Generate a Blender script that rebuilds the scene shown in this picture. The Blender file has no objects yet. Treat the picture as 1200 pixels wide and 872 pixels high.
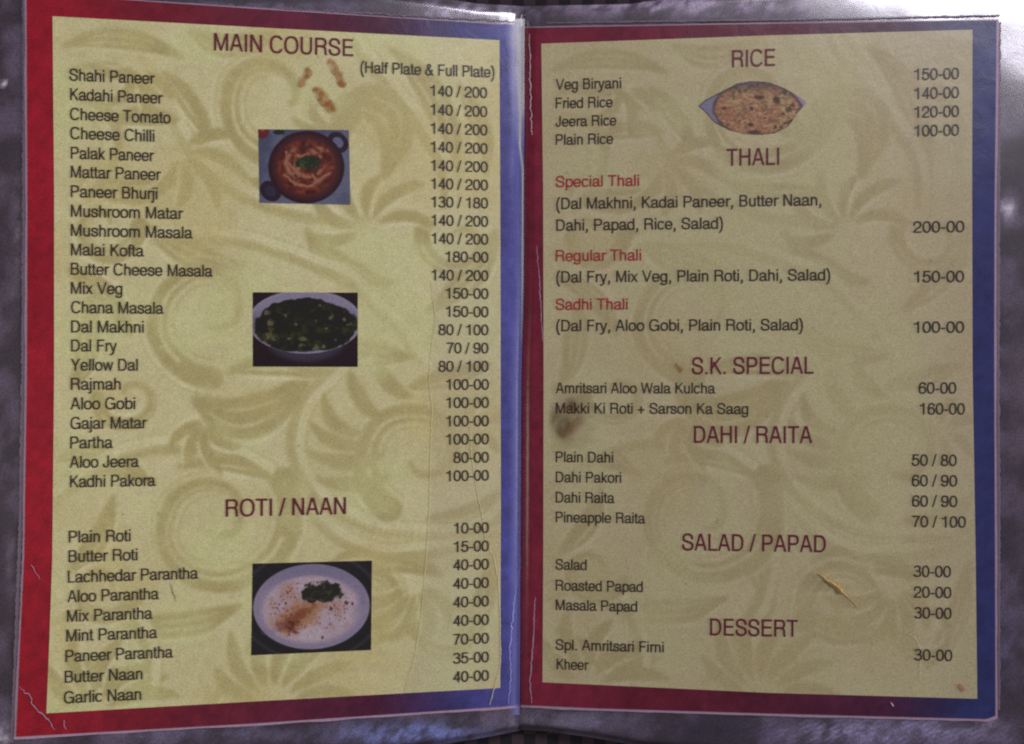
import bpy, math
import numpy as np

# ------------------------------------------------------------------ camera, world, lamps
scene = bpy.context.scene
COL = scene.collection
F_PX, DIST, CXP, CYP = 1100.0, 0.411, 600.0, 436.0      # focal length in photo pixels, height of camera above the gutter (m)

cam_d = bpy.data.cameras.new("camera")
cam_d.sensor_width = 36.0
cam_d.lens = 36.0 * F_PX / 1200.0
cam_d.clip_start, cam_d.clip_end = 0.01, 50.0
cam = bpy.data.objects.new("camera", cam_d)
cam.location = (0, 0, DIST)
COL.objects.link(cam)
scene.camera = cam

world = bpy.data.worlds.new("World")
scene.world = world
world.use_nodes = True
bg = world.node_tree.nodes["Background"]
bg.inputs[0].default_value = (0.80, 0.76, 1.0, 1)
bg.inputs[1].default_value = 0.055

def lamp(name, loc, target, sx, sy, power, color):
    d = bpy.data.lights.new(name, 'AREA')
    d.shape = 'RECTANGLE'; d.size, d.size_y = sx, sy
    d.energy = power; d.color = color
    o = bpy.data.objects.new(name, d)
    o.location = loc
    v = np.array(target, float) - np.array(loc, float)
    from mathutils import Vector
    o.rotation_euler = Vector(v).to_track_quat('-Z', 'Y').to_euler()
    COL.objects.link(o)
    return o

# bright window beyond the upper right, added fill lights: one low far right, a weak warm one left
lamp("window_light", (0.52, 0.69, 1.0), (0.30, 0.25, 0.0), 0.54, 0.36, 6.8, (0.93, 0.90, 1.0))
lamp("right_fill_light", (2.0, -0.15, 0.48), (0.0, 0.0, 0.0), 0.5, 0.5, 23.0, (0.97, 0.95, 1.0))
lamp("left_fill_light", (-0.52, -0.10, 0.34), (-0.16, -0.03, 0.0), 0.16, 0.16, 0.68, (1.0, 0.95, 0.82))

scene.view_settings.view_transform = 'Standard'
scene.view_settings.look = 'None'
scene.view_settings.exposure = 0.0
scene.view_settings.gamma = 1.0
scene.cycles.use_denoising = False
scene.cycles.pixel_filter_type = 'BLACKMAN_HARRIS'
scene.cycles.filter_width = 2.1
scene.cycles.transparent_max_bounces = 12

# ------------------------------------------------------------------ the folded sheet: two flat pages that dip into a gutter
KL, XL0 = 0.000134, 590.0
KR, XR0 = 0.000076, 620.0
GAIN = 1.30                      # photo value -> base colour

def sm(a, b, x):
    t = np.clip((x - a) / (b - a), 0, 1)
    return t * t * (3 - 2 * t)

def gutter(py):
    return np.interp(py, [-60, 120, 200, 330, 440, 600, 760, 930], [615.5, 615.2, 614.6, 614.5, 611.5, 610.6, 610.0, 609.0])

def depth(px, py, side, off):
    if side < 0:
        d = DIST / (1 + KL * (XL0 - px))
        t = np.clip(1 - (gutter(py) - px) / 22.0, 0, 1.3)
        d = d + 0.0026 * t ** 3
    else:
        d = DIST / (1 + KR * (px - XR0))
        t = np.clip(1 - (px - gutter(py)) / 13.0, 0, 1.3)
        d = d + 0.0026 * t ** 2
    return d - off

def pos(px, py, side, off=0.0):
    px = np.asarray(px, float); py = np.asarray(py, float)
    d = depth(px, py, side, off)
    return np.stack([(px - CXP) / F_PX * d, -(py - CYP) / F_PX * d, DIST - d], -1)

# flat page coordinates (metres) <-> position in the sheet
def to_page(px, py, side):
    s = (1 + KL * (XL0 - px)) if side < 0 else (1 + KR * (px - XR0))
    d = DIST / s
    return (px - CXP) / F_PX * d, -(py - CYP) / F_PX * d

def from_page(X, Y, side):
    a = X * F_PX / DIST
    if side < 0:
        px = (a * (1 + KL * XL0) + CXP) / (1 + a * KL)
        s = 1 + KL * (XL0 - px)
    else:
        px = (a * (1 - KR * XR0) + CXP) / (1 - a * KR)
        s = 1 + KR * (px - XR0)
    return px, CYP - Y * F_PX * s / DIST

# ------------------------------------------------------------------ noise for the printed pictures
def vnoise(x, y, scale, seed):
    rng = np.random.RandomState(seed)
    T = rng.rand(64, 64)
    x = x / scale + 17.3; y = y / scale + 5.7
    xi = np.floor(x).astype(int); yi = np.floor(y).astype(int)
    fx = x - xi; fy = y - yi
    fx = fx * fx * (3 - 2 * fx); fy = fy * fy * (3 - 2 * fy)
    g = lambda i, j: T[i % 64, j % 64]
    return (g(xi, yi) * (1 - fx) + g(xi + 1, yi) * fx) * (1 - fy) + (g(xi, yi + 1) * (1 - fx) + g(xi + 1, yi + 1) * fx) * fy

def fbm(x, y, scale, seed, n=4):
    v = 0; a = 0.5; t = 0
    for i in range(n):
        v = v + a * vnoise(x, y, scale / 2 ** i, seed + i * 7); t += a; a *= 0.55
    return v / t

def lin(c):
    c = np.asarray(c, float) / 255.0
    return np.where(c <= 0.04045, c / 12.92, ((c + 0.055) / 1.055) ** 2.4)

def albedo(c):
    return np.clip(lin(c) * GAIN, 0.002, 0.9)

def mix(a, b, t):
    t = np.clip(t, 0, 1)[..., None]
    return a * (1 - t) + np.asarray(b, float) * t

# ------------------------------------------------------------------ materials
def nt_new(name):
    m = bpy.data.materials.new(name); m.use_nodes = True
    nt = m.node_tree
    return m, nt, nt.nodes["Principled BSDF"]

def film_bump(nt, strength=1.0, fine=True):
    """the plastic over the print: long soft waves and small crinkles, in world space so the whole sheet shares them"""
    N, L = nt.nodes, nt.links
    geo = N.new("ShaderNodeNewGeometry")
    n1 = N.new("ShaderNodeTexNoise"); n1.inputs["Scale"].default_value = 22; n1.inputs["Detail"].default_value = 2
    n2 = N.new("ShaderNodeTexNoise"); n2.inputs["Scale"].default_value = 120; n2.inputs["Detail"].default_value = 5
    n2.inputs["Distortion"].default_value = 0.7
    for n in (n1, n2): L.new(geo.outputs["Position"], n.inputs["Vector"])
    b1 = N.new("ShaderNodeBump"); b1.inputs["Strength"].default_value = 0.22 * strength; b1.inputs["Distance"].default_value = 0.004
    b2 = N.new("ShaderNodeBump"); b2.inputs["Strength"].default_value = 0.20 * strength; b2.inputs["Distance"].default_value = 0.0006
    L.new(n1.outputs["Fac"], b1.inputs["Height"]); L.new(n2.outputs["Fac"], b2.inputs["Height"])
    L.new(b1.outputs["Normal"], b2.inputs["Normal"])
    return b2.outputs["Normal"], geo

def print_material(name, colour=None, alpha=False, grain=0.16):
    m, nt, p = nt_new(name)
    N, L = nt.nodes, nt.links
    nrm, geo = film_bump(nt)
    g = N.new("ShaderNodeTexNoise"); g.inputs["Scale"].default_value = 1500; g.inputs["Detail"].default_value = 2
    L.new(geo.outputs["Position"], g.inputs["Vector"])
    r = N.new("ShaderNodeMapRange"); r.inputs["From Min"].default_value = 0.3; r.inputs["From Max"].default_value = 0.7
    r.inputs["To Min"].default_value = 1 - grain; r.inputs["To Max"].default_value = 1 + grain
    L.new(g.outputs["Fac"], r.inputs["Value"])
    mul = N.new("ShaderNodeMix"); mul.data_type = 'RGBA'; mul.blend_type = 'MULTIPLY'; mul.inputs["Factor"].default_value = 1
    if colour is None:
        a = N.new("ShaderNodeAttribute"); a.attribute_name = "Col"
        L.new(a.outputs["Color"], mul.inputs["A"])
        if alpha: L.new(a.outputs["Alpha"], p.inputs["Alpha"])
    else:
        mul.inputs["A"].default_value = (*albedo(colour), 1)
    L.new(r.outputs["Result"], mul.inputs["B"])
    L.new(mul.outputs["Result"], p.inputs["Base Color"])
    p.inputs["Roughness"].default_value = 0.6
    p.inputs["Specular IOR Level"].default_value = 0.1
    p.inputs["Coat Weight"].default_value = 0.75
    p.inputs["Coat Roughness"].default_value = 0.28
    p.inputs["Coat IOR"].default_value = 1.45
    L.new(nrm, p.inputs["Coat Normal"])
    return m

def sleeve_material():
    m, nt, p = nt_new("sleeve_plastic")
    N, L = nt.nodes, nt.links
    nrm, geo = film_bump(nt, 0.22)
    a = N.new("ShaderNodeAttribute"); a.attribute_name = "Col"
    g = N.new("ShaderNodeTexNoise"); g.inputs["Scale"].default_value = 1300; g.inputs["Detail"].default_value = 3
    L.new(geo.outputs["Position"], g.inputs["Vector"])
    r = N.new("ShaderNodeMapRange"); r.inputs["From Min"].default_value = 0.3; r.inputs["From Max"].default_value = 0.7
    r.inputs["To Min"].default_value = 0.65; r.inputs["To Max"].default_value = 1.35
    L.new(g.outputs["Fac"], r.inputs["Value"])
    mul = N.new("ShaderNodeMix"); mul.data_type = 'RGBA'; mul.blend_type = 'MULTIPLY'; mul.inputs["Factor"].default_value = 1
    L.new(a.outputs["Color"], mul.inputs["A"]); L.new(r.outputs["Result"], mul.inputs["B"])
    L.new(mul.outputs["Result"], p.inputs["Base Color"])
    p.inputs["Roughness"].default_value = 0.5
    p.inputs["Coat Weight"].default_value = 1.0
    p.inputs["Coat Roughness"].default_value = 0.14
    p.inputs["Coat IOR"].default_value = 2.3
    L.new(nrm, p.inputs["Normal"]); L.new(nrm, p.inputs["Coat Normal"])
    return m

def plain_material(name, colour, rough=0.4, coat=0.5):
    m, nt, p = nt_new(name)
    N, L = nt.nodes, nt.links
    geo = N.new("ShaderNodeNewGeometry")
    n = N.new("ShaderNodeTexNoise"); n.inputs["Scale"].default_value = 700; n.inputs["Detail"].default_value = 3
    L.new(geo.outputs["Position"], n.inputs["Vector"])
    r = N.new("ShaderNodeMapRange"); r.inputs["To Min"].default_value = 0.75; r.inputs["To Max"].default_value = 1.2
    L.new(n.outputs["Fac"], r.inputs["Value"])
    mul = N.new("ShaderNodeMix"); mul.data_type = 'RGBA'; mul.blend_type = 'MULTIPLY'; mul.inputs["Factor"].default_value = 1
    mul.inputs["A"].default_value = (*albedo(colour), 1)
    L.new(r.outputs["Result"], mul.inputs["B"]); L.new(mul.outputs["Result"], p.inputs["Base Color"])
    p.inputs["Roughness"].default_value = rough
    p.inputs["Coat Weight"].default_value = coat
    p.inputs["Coat Roughness"].default_value = 0.15
    return m

M_PRINT = print_material("printed_paper")
M_STAIN_GLARE = print_material("stain_and_glare", alpha=True)  # alpha print, also used for the painted gutter glare
M_INK = print_material("dark_ink", (62, 53, 46), grain=0.3)
M_HEAD = print_material("maroon_ink", (104, 38, 54), grain=0.25)
M_RED = print_material("red_ink", (158, 50, 52), grain=0.25)
M_SLEEVE = sleeve_material()
M_EDGE = plain_material("laminate_rim", (168, 140, 160), 0.5, 0.3)
M_SEAM = plain_material("welded_seam", (112, 96, 110), 0.5, 0.3)
M_CREASE = plain_material("whitened_crease", (214, 196, 200), 0.3, 0.8)
M_CREAM_CREASE = plain_material("creased_film", (206, 198, 150), 0.6, 0.15)
M_BLUE_CREASE = plain_material("bluish_crease", (150, 150, 214), 0.3, 0.8)
M_CRUMB = plain_material("dry_crumb", (196, 158, 92), 0.6, 0.0)

def table_material():
    m, nt, p = nt_new("dark_table_cloth")
    N, L = nt.nodes, nt.links
    geo = N.new("ShaderNodeNewGeometry")
    ch = N.new("ShaderNodeTexChecker"); ch.inputs["Scale"].default_value = 190
    ch.inputs["Color1"].default_value = (*albedo((58, 44, 50)), 1); ch.inputs["Color2"].default_value = (*albedo((26, 20, 26)), 1)
    L.new(geo.outputs["Position"], ch.inputs["Vector"])
    L.new(ch.outputs["Color"], p.inputs["Base Color"])
    p.inputs["Roughness"].default_value = 0.8
    return m

# ------------------------------------------------------------------ mesh helpers
def link(o, parent=None):
    COL.objects.link(o)
    if parent is not None: o.parent = parent
    return o

def mesh_object(name, verts, faces, mat, parent, col=None, smooth=True):
    me = bpy.data.meshes.new(name)
    verts = np.asarray(verts, np.float32); faces = np.asarray(faces, np.int32)
    k = faces.shape[1]
    me.vertices.add(len(verts)); me.vertices.foreach_set("co", verts.ravel())
    me.loops.add(faces.size); me.loops.foreach_set("vertex_index", faces.ravel())
    me.polygons.add(len(faces)); me.polygons.foreach_set("loop_start", np.arange(0, faces.size, k, dtype=np.int32))
    me.update(calc_edges=True); me.validate()
    if smooth: me.polygons.foreach_set("use_smooth", np.ones(len(me.polygons), bool))
    if col is not None:
        c = np.ones((len(verts), 4), np.float32); c[:, :col.shape[-1]] = col.reshape(len(verts), -1)
        a = me.color_attributes.new("Col", 'FLOAT_COLOR', 'POINT')
        a.data.foreach_set("color", c.ravel())
    me.materials.append(mat)
    return link(bpy.data.objects.new(name, me), parent)

def edge(pts, t):
    pts = np.asarray(pts, float)
    l = np.r_[0, np.cumsum(np.hypot(*np.diff(pts, axis=0).T))]; l /= l[-1]
    return np.stack([np.interp(t, l, pts[:, 0]), np.interp(t, l, pts[:, 1])], -1)

def coons(top, bottom, left, right, us, vs):
    """outline traced in the sheet -> grid of positions"""
    T, B = edge(top, us)[None], edge(bottom, us)[None]
    Lf, R = edge(left, vs)[:, None], edge(right, vs)[:, None]
    u, v = us[None, :, None], vs[:, None, None]
    c00, c10, c01, c11 = (np.asarray(p, float) for p in (top[0], top[-1], bottom[0], bottom[-1]))
    P = (1 - v) * T + v * B + (1 - u) * Lf + u * R - ((1 - u) * (1 - v) * c00 + u * (1 - v) * c10 + (1 - u) * v * c01 + u * v * c11)
    return P[..., 0], P[..., 1]

def grid_faces(nv, nu, keep=None):
    i = np.arange(nv * nu).reshape(nv, nu)
    f = np.stack([i[1:, :-1], i[1:, 1:], i[:-1, 1:], i[:-1, :-1]], -1).reshape(-1, 4)
    if keep is not None:
        k = keep.reshape(-1)[f].min(1)
        f = f[k]
    return f

def sheet(name, PX, PY, side, off, mat, parent, col=None, keep=None, dz=None):
    P = pos(PX, PY, side, off)
    if dz is not None: P[..., 2] += dz
    f = grid_faces(*PX.shape, keep)
    P = P.reshape(-1, 3)
    if keep is not None:
        used = np.unique(f); remap = np.zeros(len(P), np.int32); remap[used] = np.arange(len(used))
        f = remap[f]; P = P[used]
        if col is not None: col = col.reshape(-1, col.shape[-1])[used]
    return mesh_object(name, P, f, mat, parent, col)

def ribbon(name, pts, width, side, off, mat, parent, seed=1, jit=0.6, lift=0.00010):
    """a raised crease of the film: a low ridge of triangular section following pts"""
    pts = np.asarray(pts, float)
    n = max(6, int(np.hypot(*np.diff(pts, axis=0).T).sum() / 3))
    c = edge(pts, np.linspace(0, 1, n))
    rng = np.random.RandomState(seed)
    c[1:-1] += rng.randn(n - 2, 2) * jit * 0.5
    d = np.gradient(c, axis=0); d /= np.hypot(d[:, 0], d[:, 1])[:, None] + 1e-9
    nrm = np.stack([-d[:, 1], d[:, 0]], -1)
    w = width * (0.55 + 0.6 * rng.rand(n)) * np.sin(np.linspace(0.25, math.pi - 0.25, n)) ** 0.4
    a, b = c - nrm * w[:, None] / 2, c + nrm * w[:, None] / 2
    V = np.concatenate([pos(a[:, 0], a[:, 1], side, off), pos(c[:, 0], c[:, 1], side, off + lift), pos(b[:, 0], b[:, 1], side, off)])
    F = []
    for i in range(n - 1):
        F += [(i, n + i, n + i + 1, i + 1), (n + i, 2 * n + i, 2 * n + i + 1, n + i + 1)]
    return mesh_object(name, V, F, mat, parent)

# ------------------------------------------------------------------ the table under the menu
tb = mesh_object("table_surface", [(-3, -3, -0.012), (3, -3, -0.012), (3, 3, -0.012), (-3, 3, -0.012)], [(0, 1, 2, 3)], table_material(), None)
tb["kind"] = "structure"; tb["label"] = "dark woven table top under the open menu"; tb["category"] = "table top"

# ------------------------------------------------------------------ the menu
menu = bpy.data.objects.new("menu", None)
menu.empty_display_size = 0.05
COL.objects.link(menu)
menu["label"] = "open laminated restaurant menu with red and blue bordered cream pages"
menu["category"] = "menu"

# --- plastic sleeve behind both pages
def sleeve(side, top, bottom, x_out):
    if side < 0:
        xs = np.r_[np.arange(x_out, 580, 5.0), np.arange(580, 616, 1.5)]
    else:
        xs = np.r_[np.arange(608, 640, 1.5), np.arange(640, x_out, 5.0)]
    vs = np.r_[np.linspace(0, 0.08, 24), np.linspace(0.085, 0.915, 120), np.linspace(0.92, 1, 24)]
    yt = np.interp(xs, *zip(*top)); yb = np.interp(xs, *zip(*bottom))
    PX = np.repeat(xs[None], len(vs), 0); PY = yt[None] * (1 - vs[:, None]) + yb[None] * vs[:, None]
    # the two halves share the gutter line
    g = gutter(PY)
    PX = np.minimum(PX, g + 0.5) if side < 0 else np.maximum(PX, g - 0.5)
    dz = (fbm(PX, PY, 90, 11, 2) - 0.5) * 0.0006
    dz = dz * np.clip(np.abs(PX - g) / 30, 0, 1)
    dz -= 0.0015 * sm(0.012, 0.0, vs)[:, None] + 0.004 * sm(0.985, 1.0, vs)[:, None]
    n = fbm(PX, PY, 34, 51, 5); c = mix(np.zeros(PX.shape + (3,)) + (58, 48, 56), (92, 80, 98), sm(0.38, 0.68, n))
    fine = fbm(PX + PY * 0.4, PY, 9, 57, 3)
    def sheen_scuff(x, y, rx, ry, col, k, hatch=0):  # sheen, glare and a glint painted as soft patches, plus some scuffs
        nonlocal c
        m = np.exp(-((PX - x) / rx) ** 2 - ((PY - y) / ry) ** 2) * (0.45 + 1.1 * sm(0.3, 0.7, fine)) * k
        if hatch: m = m * (0.75 + 0.25 * np.sin((PX * 0.8 - PY) * hatch))
        c = mix(c, col, m)
    sheen_scuff(480, 860, 85, 14, (122, 130, 190), 0.9); sheen_scuff(1030, 858, 150, 18, (158, 150, 190), 0.85, 1.1); sheen_scuff(660, 845, 90, 12, (120, 112, 134), 0.8); sheen_scuff(830, 858, 60, 14, (52, 44, 64), 0.7)
    sheen_scuff(3, 862, 12, 14, (170, 160, 176), 0.8); sheen_scuff(170, 862, 30, 8, (140, 132, 160), 0.6); sheen_scuff(12, 650, 6, 30, (132, 120, 142), 0.6); sheen_scuff(20, 280, 8, 70, (112, 98, 112), 0.6)
    sheen_scuff(4, 97, 4, 4, (200, 190, 200), 0.9); sheen_scuff(1181, 244, 7, 13, (214, 206, 220), 1.0); sheen_scuff(1184, 60, 20, 22, (140, 130, 158), 0.7)  # the white patch on the right margin is a painted glint
    sheen_scuff(1182, 760, 12, 50, (104, 94, 130), 0.5); sheen_scuff(540, 12, 60, 12, (190, 184, 206), 0.7); sheen_scuff(260, 8, 150, 5, (126, 118, 148), 0.6)
    sheen_scuff(800, 6, 170, 12, (176, 160, 186), 0.85); sheen_scuff(250, 862, 140, 9, (108, 102, 130), 0.6); sheen_scuff(1160, 846, 10, 10, (150, 138, 160), 0.6); sheen_scuff(1190, 500, 9, 120, (86, 70, 84), 0.6)
    return sheet("sleeve", PX, PY, side, -0.0011, M_SLEEVE, menu, albedo(c), dz=np.minimum(dz, 0.0004))

sl = sleeve(-1, [(-80, -70), (300, -30), (500, -6), (560, 3), (616, 6)], [(-80, 930), (300, 905), (510, 878), (570, 868), (616, 859)], -80)
sr = sleeve(1, [(608, 6), (740, 3), (800, -6), (1290, -45)], [(608, 859), (640, 861), (690, 868), (760, 880), (1290, 925)], 1290)

# --- pages
def page(side, top, bottom, left, right, label, inner_right):
    n = 150
    u = np.linspace(0, 1, n)
    us = np.unique(np.r_[u, np.linspace(0.94, 1, 40)]) if inner_right else np.unique(np.r_[u, np.linspace(0, 0.05, 36)])
    vs = np.linspace(0, 1, 140)
    PX, PY = coons(top, bottom, left, right, us, vs)
    t = np.repeat(us[None], len(vs), 0)
    wob = (fbm(PX, PY, 160, 5) - 0.5) * 0.08
    t = np.clip(t + wob * t * (1 - t) * 2, 0, 1)
    stops = [0, 0.05, 0.36, 0.70, 0.88, 1.0] if inner_right else [0, 0.05, 0.45, 0.78, 0.93, 1.0]
    if inner_right:
        cols = [(146, 27, 40), (144, 29, 42), (108, 36, 50), (78, 34, 56), (64, 62, 114), (80, 80, 146)]
    else:
        cols = [(122, 36, 54), (120, 38, 56), (94, 34, 50), (74, 36, 60), (50, 52, 96), (50, 54, 102)]
    c = np.stack([np.interp(t, stops, [k[i] for k in cols]) for i in range(3)], -1)
    c = c * (1 + 0.22 * (fbm(PX, PY, 60, 71, 5) - 0.5)[..., None] + 0.30 * (fbm(PX, PY, 9, 72, 3) - 0.5)[..., None])
    pg = sheet("page", PX, PY, side, 0.0, M_PRINT, menu, albedo(c))
    pg["label"] = label
    # pale rim of the laminate that stands proud of the printed sheet
    ctr = np.array([PX.mean(), PY.mean()])
    gx = [2.6, 0.0] if inner_right else [0.0, 2.6]
    ex = np.interp(us, [0, 0.02, 0.98, 1], [-gx[0], -gx[0] * 0.98, gx[1] * 0.98, gx[1]])[None]
    ey = np.interp(vs, [0, 0.02, 0.98, 1], [-1.2, -1.1, 3.0, 3.1])[:, None]
    k = 0.6 + 0.8 * fbm(PX, PY, 40, 9)
    rim = sheet("laminate_rim", PX + ex * k, PY + ey * k, side, -0.0004, M_EDGE, pg)
    return pg

pl = page(-1, [(31.2, -8), (300, 10.5), (590, 29), (615.4, 31)], [(18.8, 863.5), (300, 847.6), (590, 828), (609.8, 826)],
          [(31.2, -8), (32.3, 250), (31.6, 440), (28.5, 650), (21.5, 800), (18.8, 863.5)],
          [(615.4, 31), (615.1, 120), (614.5, 200), (614.4, 330), (611.4, 440), (610.5, 600), (609.9, 760), (609.8, 826)],
          "left page listing main course dishes and breads", True)
pr = page(1, [(615.6, 32.6), (850, 28.8), (1168, 24)], [(610.0, 826), (700, 830), (900, 836), (1156, 842.5), (1166.5, 839)],
          [(615.6, 32.6), (615.3, 120), (614.7, 200), (614.6, 330), (611.6, 440), (610.7, 600), (610.1, 760), (610.0, 826)],
          [(1168, 24), (1165.5, 240), (1165, 436), (1166, 650), (1166.5, 839)],
          "right page listing rice, thali, curd and dessert", False)

# --- scroll print on the cream panels (same artwork on both), drawn on a 528 x 805 canvas
CW, CH = 264, 403
def damask():
    gx, gy = np.meshgrid(np.arange(CW) * 2.0, np.arange(CH) * 2.0)
    gx = gx + (vnoise(gx, gy, 40, 3) - 0.5) * 6; gy = gy + (vnoise(gx, gy, 40, 4) - 0.5) * 6
    fld = np.zeros((CH, CW))
    def stroke(pts, w, val, soft=2.5, taper=1):
        nonlocal fld
        pts = np.asarray(pts, float); n = len(pts)
        t = np.linspace(0, 1, n)
        ww = w * (np.sin(np.pi * np.clip(t * 0.94 + 0.03, 0, 1)) ** 0.75 if taper == 1 else (1 - 0.8 * t) if taper == 2 else np.ones(n))
        m = np.zeros_like(fld)
        for (x, y), r in zip(pts, ww):
            R = r + soft * 2
            a0, a1 = int(max(0, (x - R - 8) // 2)), int(min(CW, (x + R + 8) // 2 + 1)); b0, b1 = int(max(0, (y - R - 8) // 2)), int(min(CH, (y + R + 8) // 2 + 1))
            if a0 >= a1 or b0 >= b1: continue
            d = np.hypot(gx[b0:b1, a0:a1] - x, gy[b0:b1, a0:a1] - y)
            m[b0:b1, a0:a1] = np.maximum(m[b0:b1, a0:a1], 1 - sm(r - soft, r + soft, d))
        fld = fld * (1 - m) + val * m
    def bez(*p, n=70):
        p = [np.array(q, float) for q in p]; t = np.linspace(0, 1, n)[:, None]
        if len(p) == 3: return (1 - t) ** 2 * p[0] + 2 * t * (1 - t) * p[1] + t * t * p[2]
        return (1 - t) ** 3 * p[0] + 3 * t * (1 - t) ** 2 * p[1] + 3 * t * t * (1 - t) * p[2] + t ** 3 * p[3]
    def spiral(cx, cy, r0, r1, a0, a1, sy=1.0, n=150):
        a = np.radians(np.linspace(a0, a1, n)); r = np.linspace(r0, r1, n)
        return np.stack([cx + r * np.cos(a), cy + r * np.sin(a) * sy], -1)
    fld[:] = 0.45                     # pale paper; the ink is the olive of the leaves
    D, Ln, Lt = -0.85, -0.35, 0.75
    def off(b, d):                    # the same curve shifted sideways
        t = np.gradient(b, axis=0); t /= np.hypot(t[:, 0], t[:, 1])[:, None] + 1e-9
        return b + np.stack([-t[:, 1], t[:, 0]], -1) * np.broadcast_to(np.asarray(d, float), (len(b),))[:, None]
    def body(p0, p1, p2, w):          # flat olive leaf with one or two pale streaks
        b = bez(p0, p1, p2); n = len(b); s = np.sin(np.pi * np.linspace(0.03, 0.97, n)) ** 0.8
        stroke(b, w, D, 3)
        stroke(off(b, w * 0.4 * s)[8:-16], 1.9, 0.55, 1.8); stroke(off(b, w * 1.25 * s)[4:-4], 2.2, 0.95, 2)
        if w > 12: stroke(off(b, -w * 0.3 * s)[16:-12], 1.8, 0.5, 1.8)
    def volute(c, r0, r1, a0, a1, w, edge_line=True):
        sp = spiral(c[0], c[1], r0, r1, a0, a1)
        stroke(sp, w, D, 3, 2)
        stroke(off(sp, w * 0.25)[15:-30], w * 0.2, 0.6, 1.8, 2); stroke(off(sp, -w * 1.2)[5:-20], 2.4, 0.95, 2, 2)
        if edge_line: stroke(off(sp, -np.linspace(w * 1.0 + 7, w * 0.4 + 4, len(sp)))[:100], 1.2, Ln, 1.6, 0); stroke(off(sp, np.linspace(w * 1.0 + 8, w * 0.4 + 4, len(sp)))[:100], 1.2, Ln, 1.6, 0)
    def fronds(c, r, a0, a1, n, l, w, curl):   # olive crescents side by side, pale gaps between
        for q, a in enumerate(np.linspace(a0, a1, n)):
            a1_, a2_ = math.radians(a), math.radians(a + curl)
            p = (c[0] + r * math.cos(a1_), c[1] + r * math.sin(a1_)); k = l * (0.8 + 0.35 * ((q * 37) % 10) / 10)
            m = (p[0] + k * 0.55 * math.cos(a1_), p[1] + k * 0.55 * math.sin(a1_))
            stroke(bez(p, m, (m[0] + k * 0.6 * math.cos(a2_), m[1] + k * 0.6 * math.sin(a2_)), n=40), w, D * 0.95, 2.6); stroke(off(bez(p, m, (m[0] + k * 0.6 * math.cos(a2_), m[1] + k * 0.6 * math.sin(a2_)), n=40), w * 1.15), 1.8, 0.95, 1.8)
    def stem(p):                      # two fine lines with a pale ribbon between and olive behind
        b = bez(*p); stroke(off(b, 12.0), 5, D * 0.7, 4); stroke(b, 5.5, Lt, 2, 0); stroke(off(b, 6.5), 1.2, Ln, 1.6, 0); stroke(off(b, -6.5), 1.2, Ln, 1.6, 0); stroke(b, 0.9, 0.1, 1.5, 0)
    for p in (((165, 442), (230, 500), (300, 415), 23), ((205, 412), (260, 395), (330, 412), 13), ((14, 34), (80, 6), (150, 40), 13), ((16, 66), (70, 50), (126, 84), 9), ((160, 8), (205, 46), (262, 4), 14),
              ((330, 90), (430, 60), (392, 170), 26), ((400, 20), (480, 70), (462, 210), 18), ((440, 335), (500, 300), (520, 236), 15), ((478, 60), (508, 95), (510, 165), 12),
              ((310, 352), (345, 402), (425, 392), 15), ((18, 425), (52, 384), (40, 326), 14), ((92, 366), (62, 304), (18, 292), 13), ((20, 640), (62, 612), (70, 556), 12), ((328, 642), (390, 618), (455, 664), 17),
              ((88, 702), (150, 724), (222, 690), 15), ((470, 764), (504, 722), (520, 640), 14), ((28, 186), (90, 214), (146, 182), 14), ((120, 540), (60, 500), (10, 510), 14), ((440, 590), (490, 600), (522, 560), 12),
              ((300, 690), (340, 740), (420, 730), 15), ((20, 740), (70, 780), (140, 770), 14), ((230, 180), (290, 210), (350, 190), 15), ((70, 120), (110, 100), (150, 120), 12), ((300, 240), (330, 300), (400, 300), 14),
              ((110, 240), (150, 280), (220, 285), 14), ((230, 640), (280, 650), (270, 720), 13), ((130, 60), (170, 90), (180, 140), 12), ((420, 430), (470, 420), (515, 400), 12), ((150, 520), (240, 505), (265, 545), 12)):
        body(*p)
    for p in (((90, 252), (260, 225), (380, 280), (440, 400)), ((-10, 560), (90, 460), (240, 470), (278, 560)), ((300, 560), (340, 640), (450, 640), (530, 600)), ((30, 205), (80, 150), (70, 110), (20, 100)),
              ((0, 690), (80, 640), (150, 720), (120, 805)), ((360, 0), (390, 60), (480, 120), (470, 205)), ((150, 120), (180, 180), (260, 230), (380, 215)), ((278, 560), (300, 660), (260, 740), (200, 805)),
              ((375, 398), (250, 440), (250, 590), (450, 604)), ((442, 604), (500, 610), (520, 590), (535, 560))):
        stem(p)
    volute((433, 512), 76, 16, 120, 500, 15)
    for p in (((318, 438), (318, 482), (362, 486), 8), ((300, 470), (330, 508), (372, 500), 8), ((296, 505), (345, 535), (386, 512), 10), ((306, 540), (360, 560), (395, 535), 9), ((352, 410), (352, 450), (392, 470), 10), ((385, 402), (388, 430), (420, 440), 9)):
        stroke(bez(*p[:3]), p[3], D, 2.6)
    volute((190, 587), 92, 18, -30, 430, 16)
    volute((262, 84), 86, 18, 10, 380, 16)
    volute((185, 340), 78, 18, 90, 450, 14)
    volute((478, 250), 44, 10, 200, -120, 10, False); volute((60, 240), 42, 10, 0, 330, 10, False); volute((90, 440), 40, 10, 180, -140, 9, False)
    volute((370, 695), 56, 14, 160, 520, 12); volute((60, 660), 40, 10, 20, 350, 9, False); volute((470, 722), 42, 12, 180, -150, 9, False)
    fronds((372, 238), 16, 150, 330, 6, 66, 8, 60); fronds((150, 152), 12, -40, 110, 5, 66, 8, 50); fronds((265, 812), 26, 200, 340, 7, 72, 9, 40)
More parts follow.
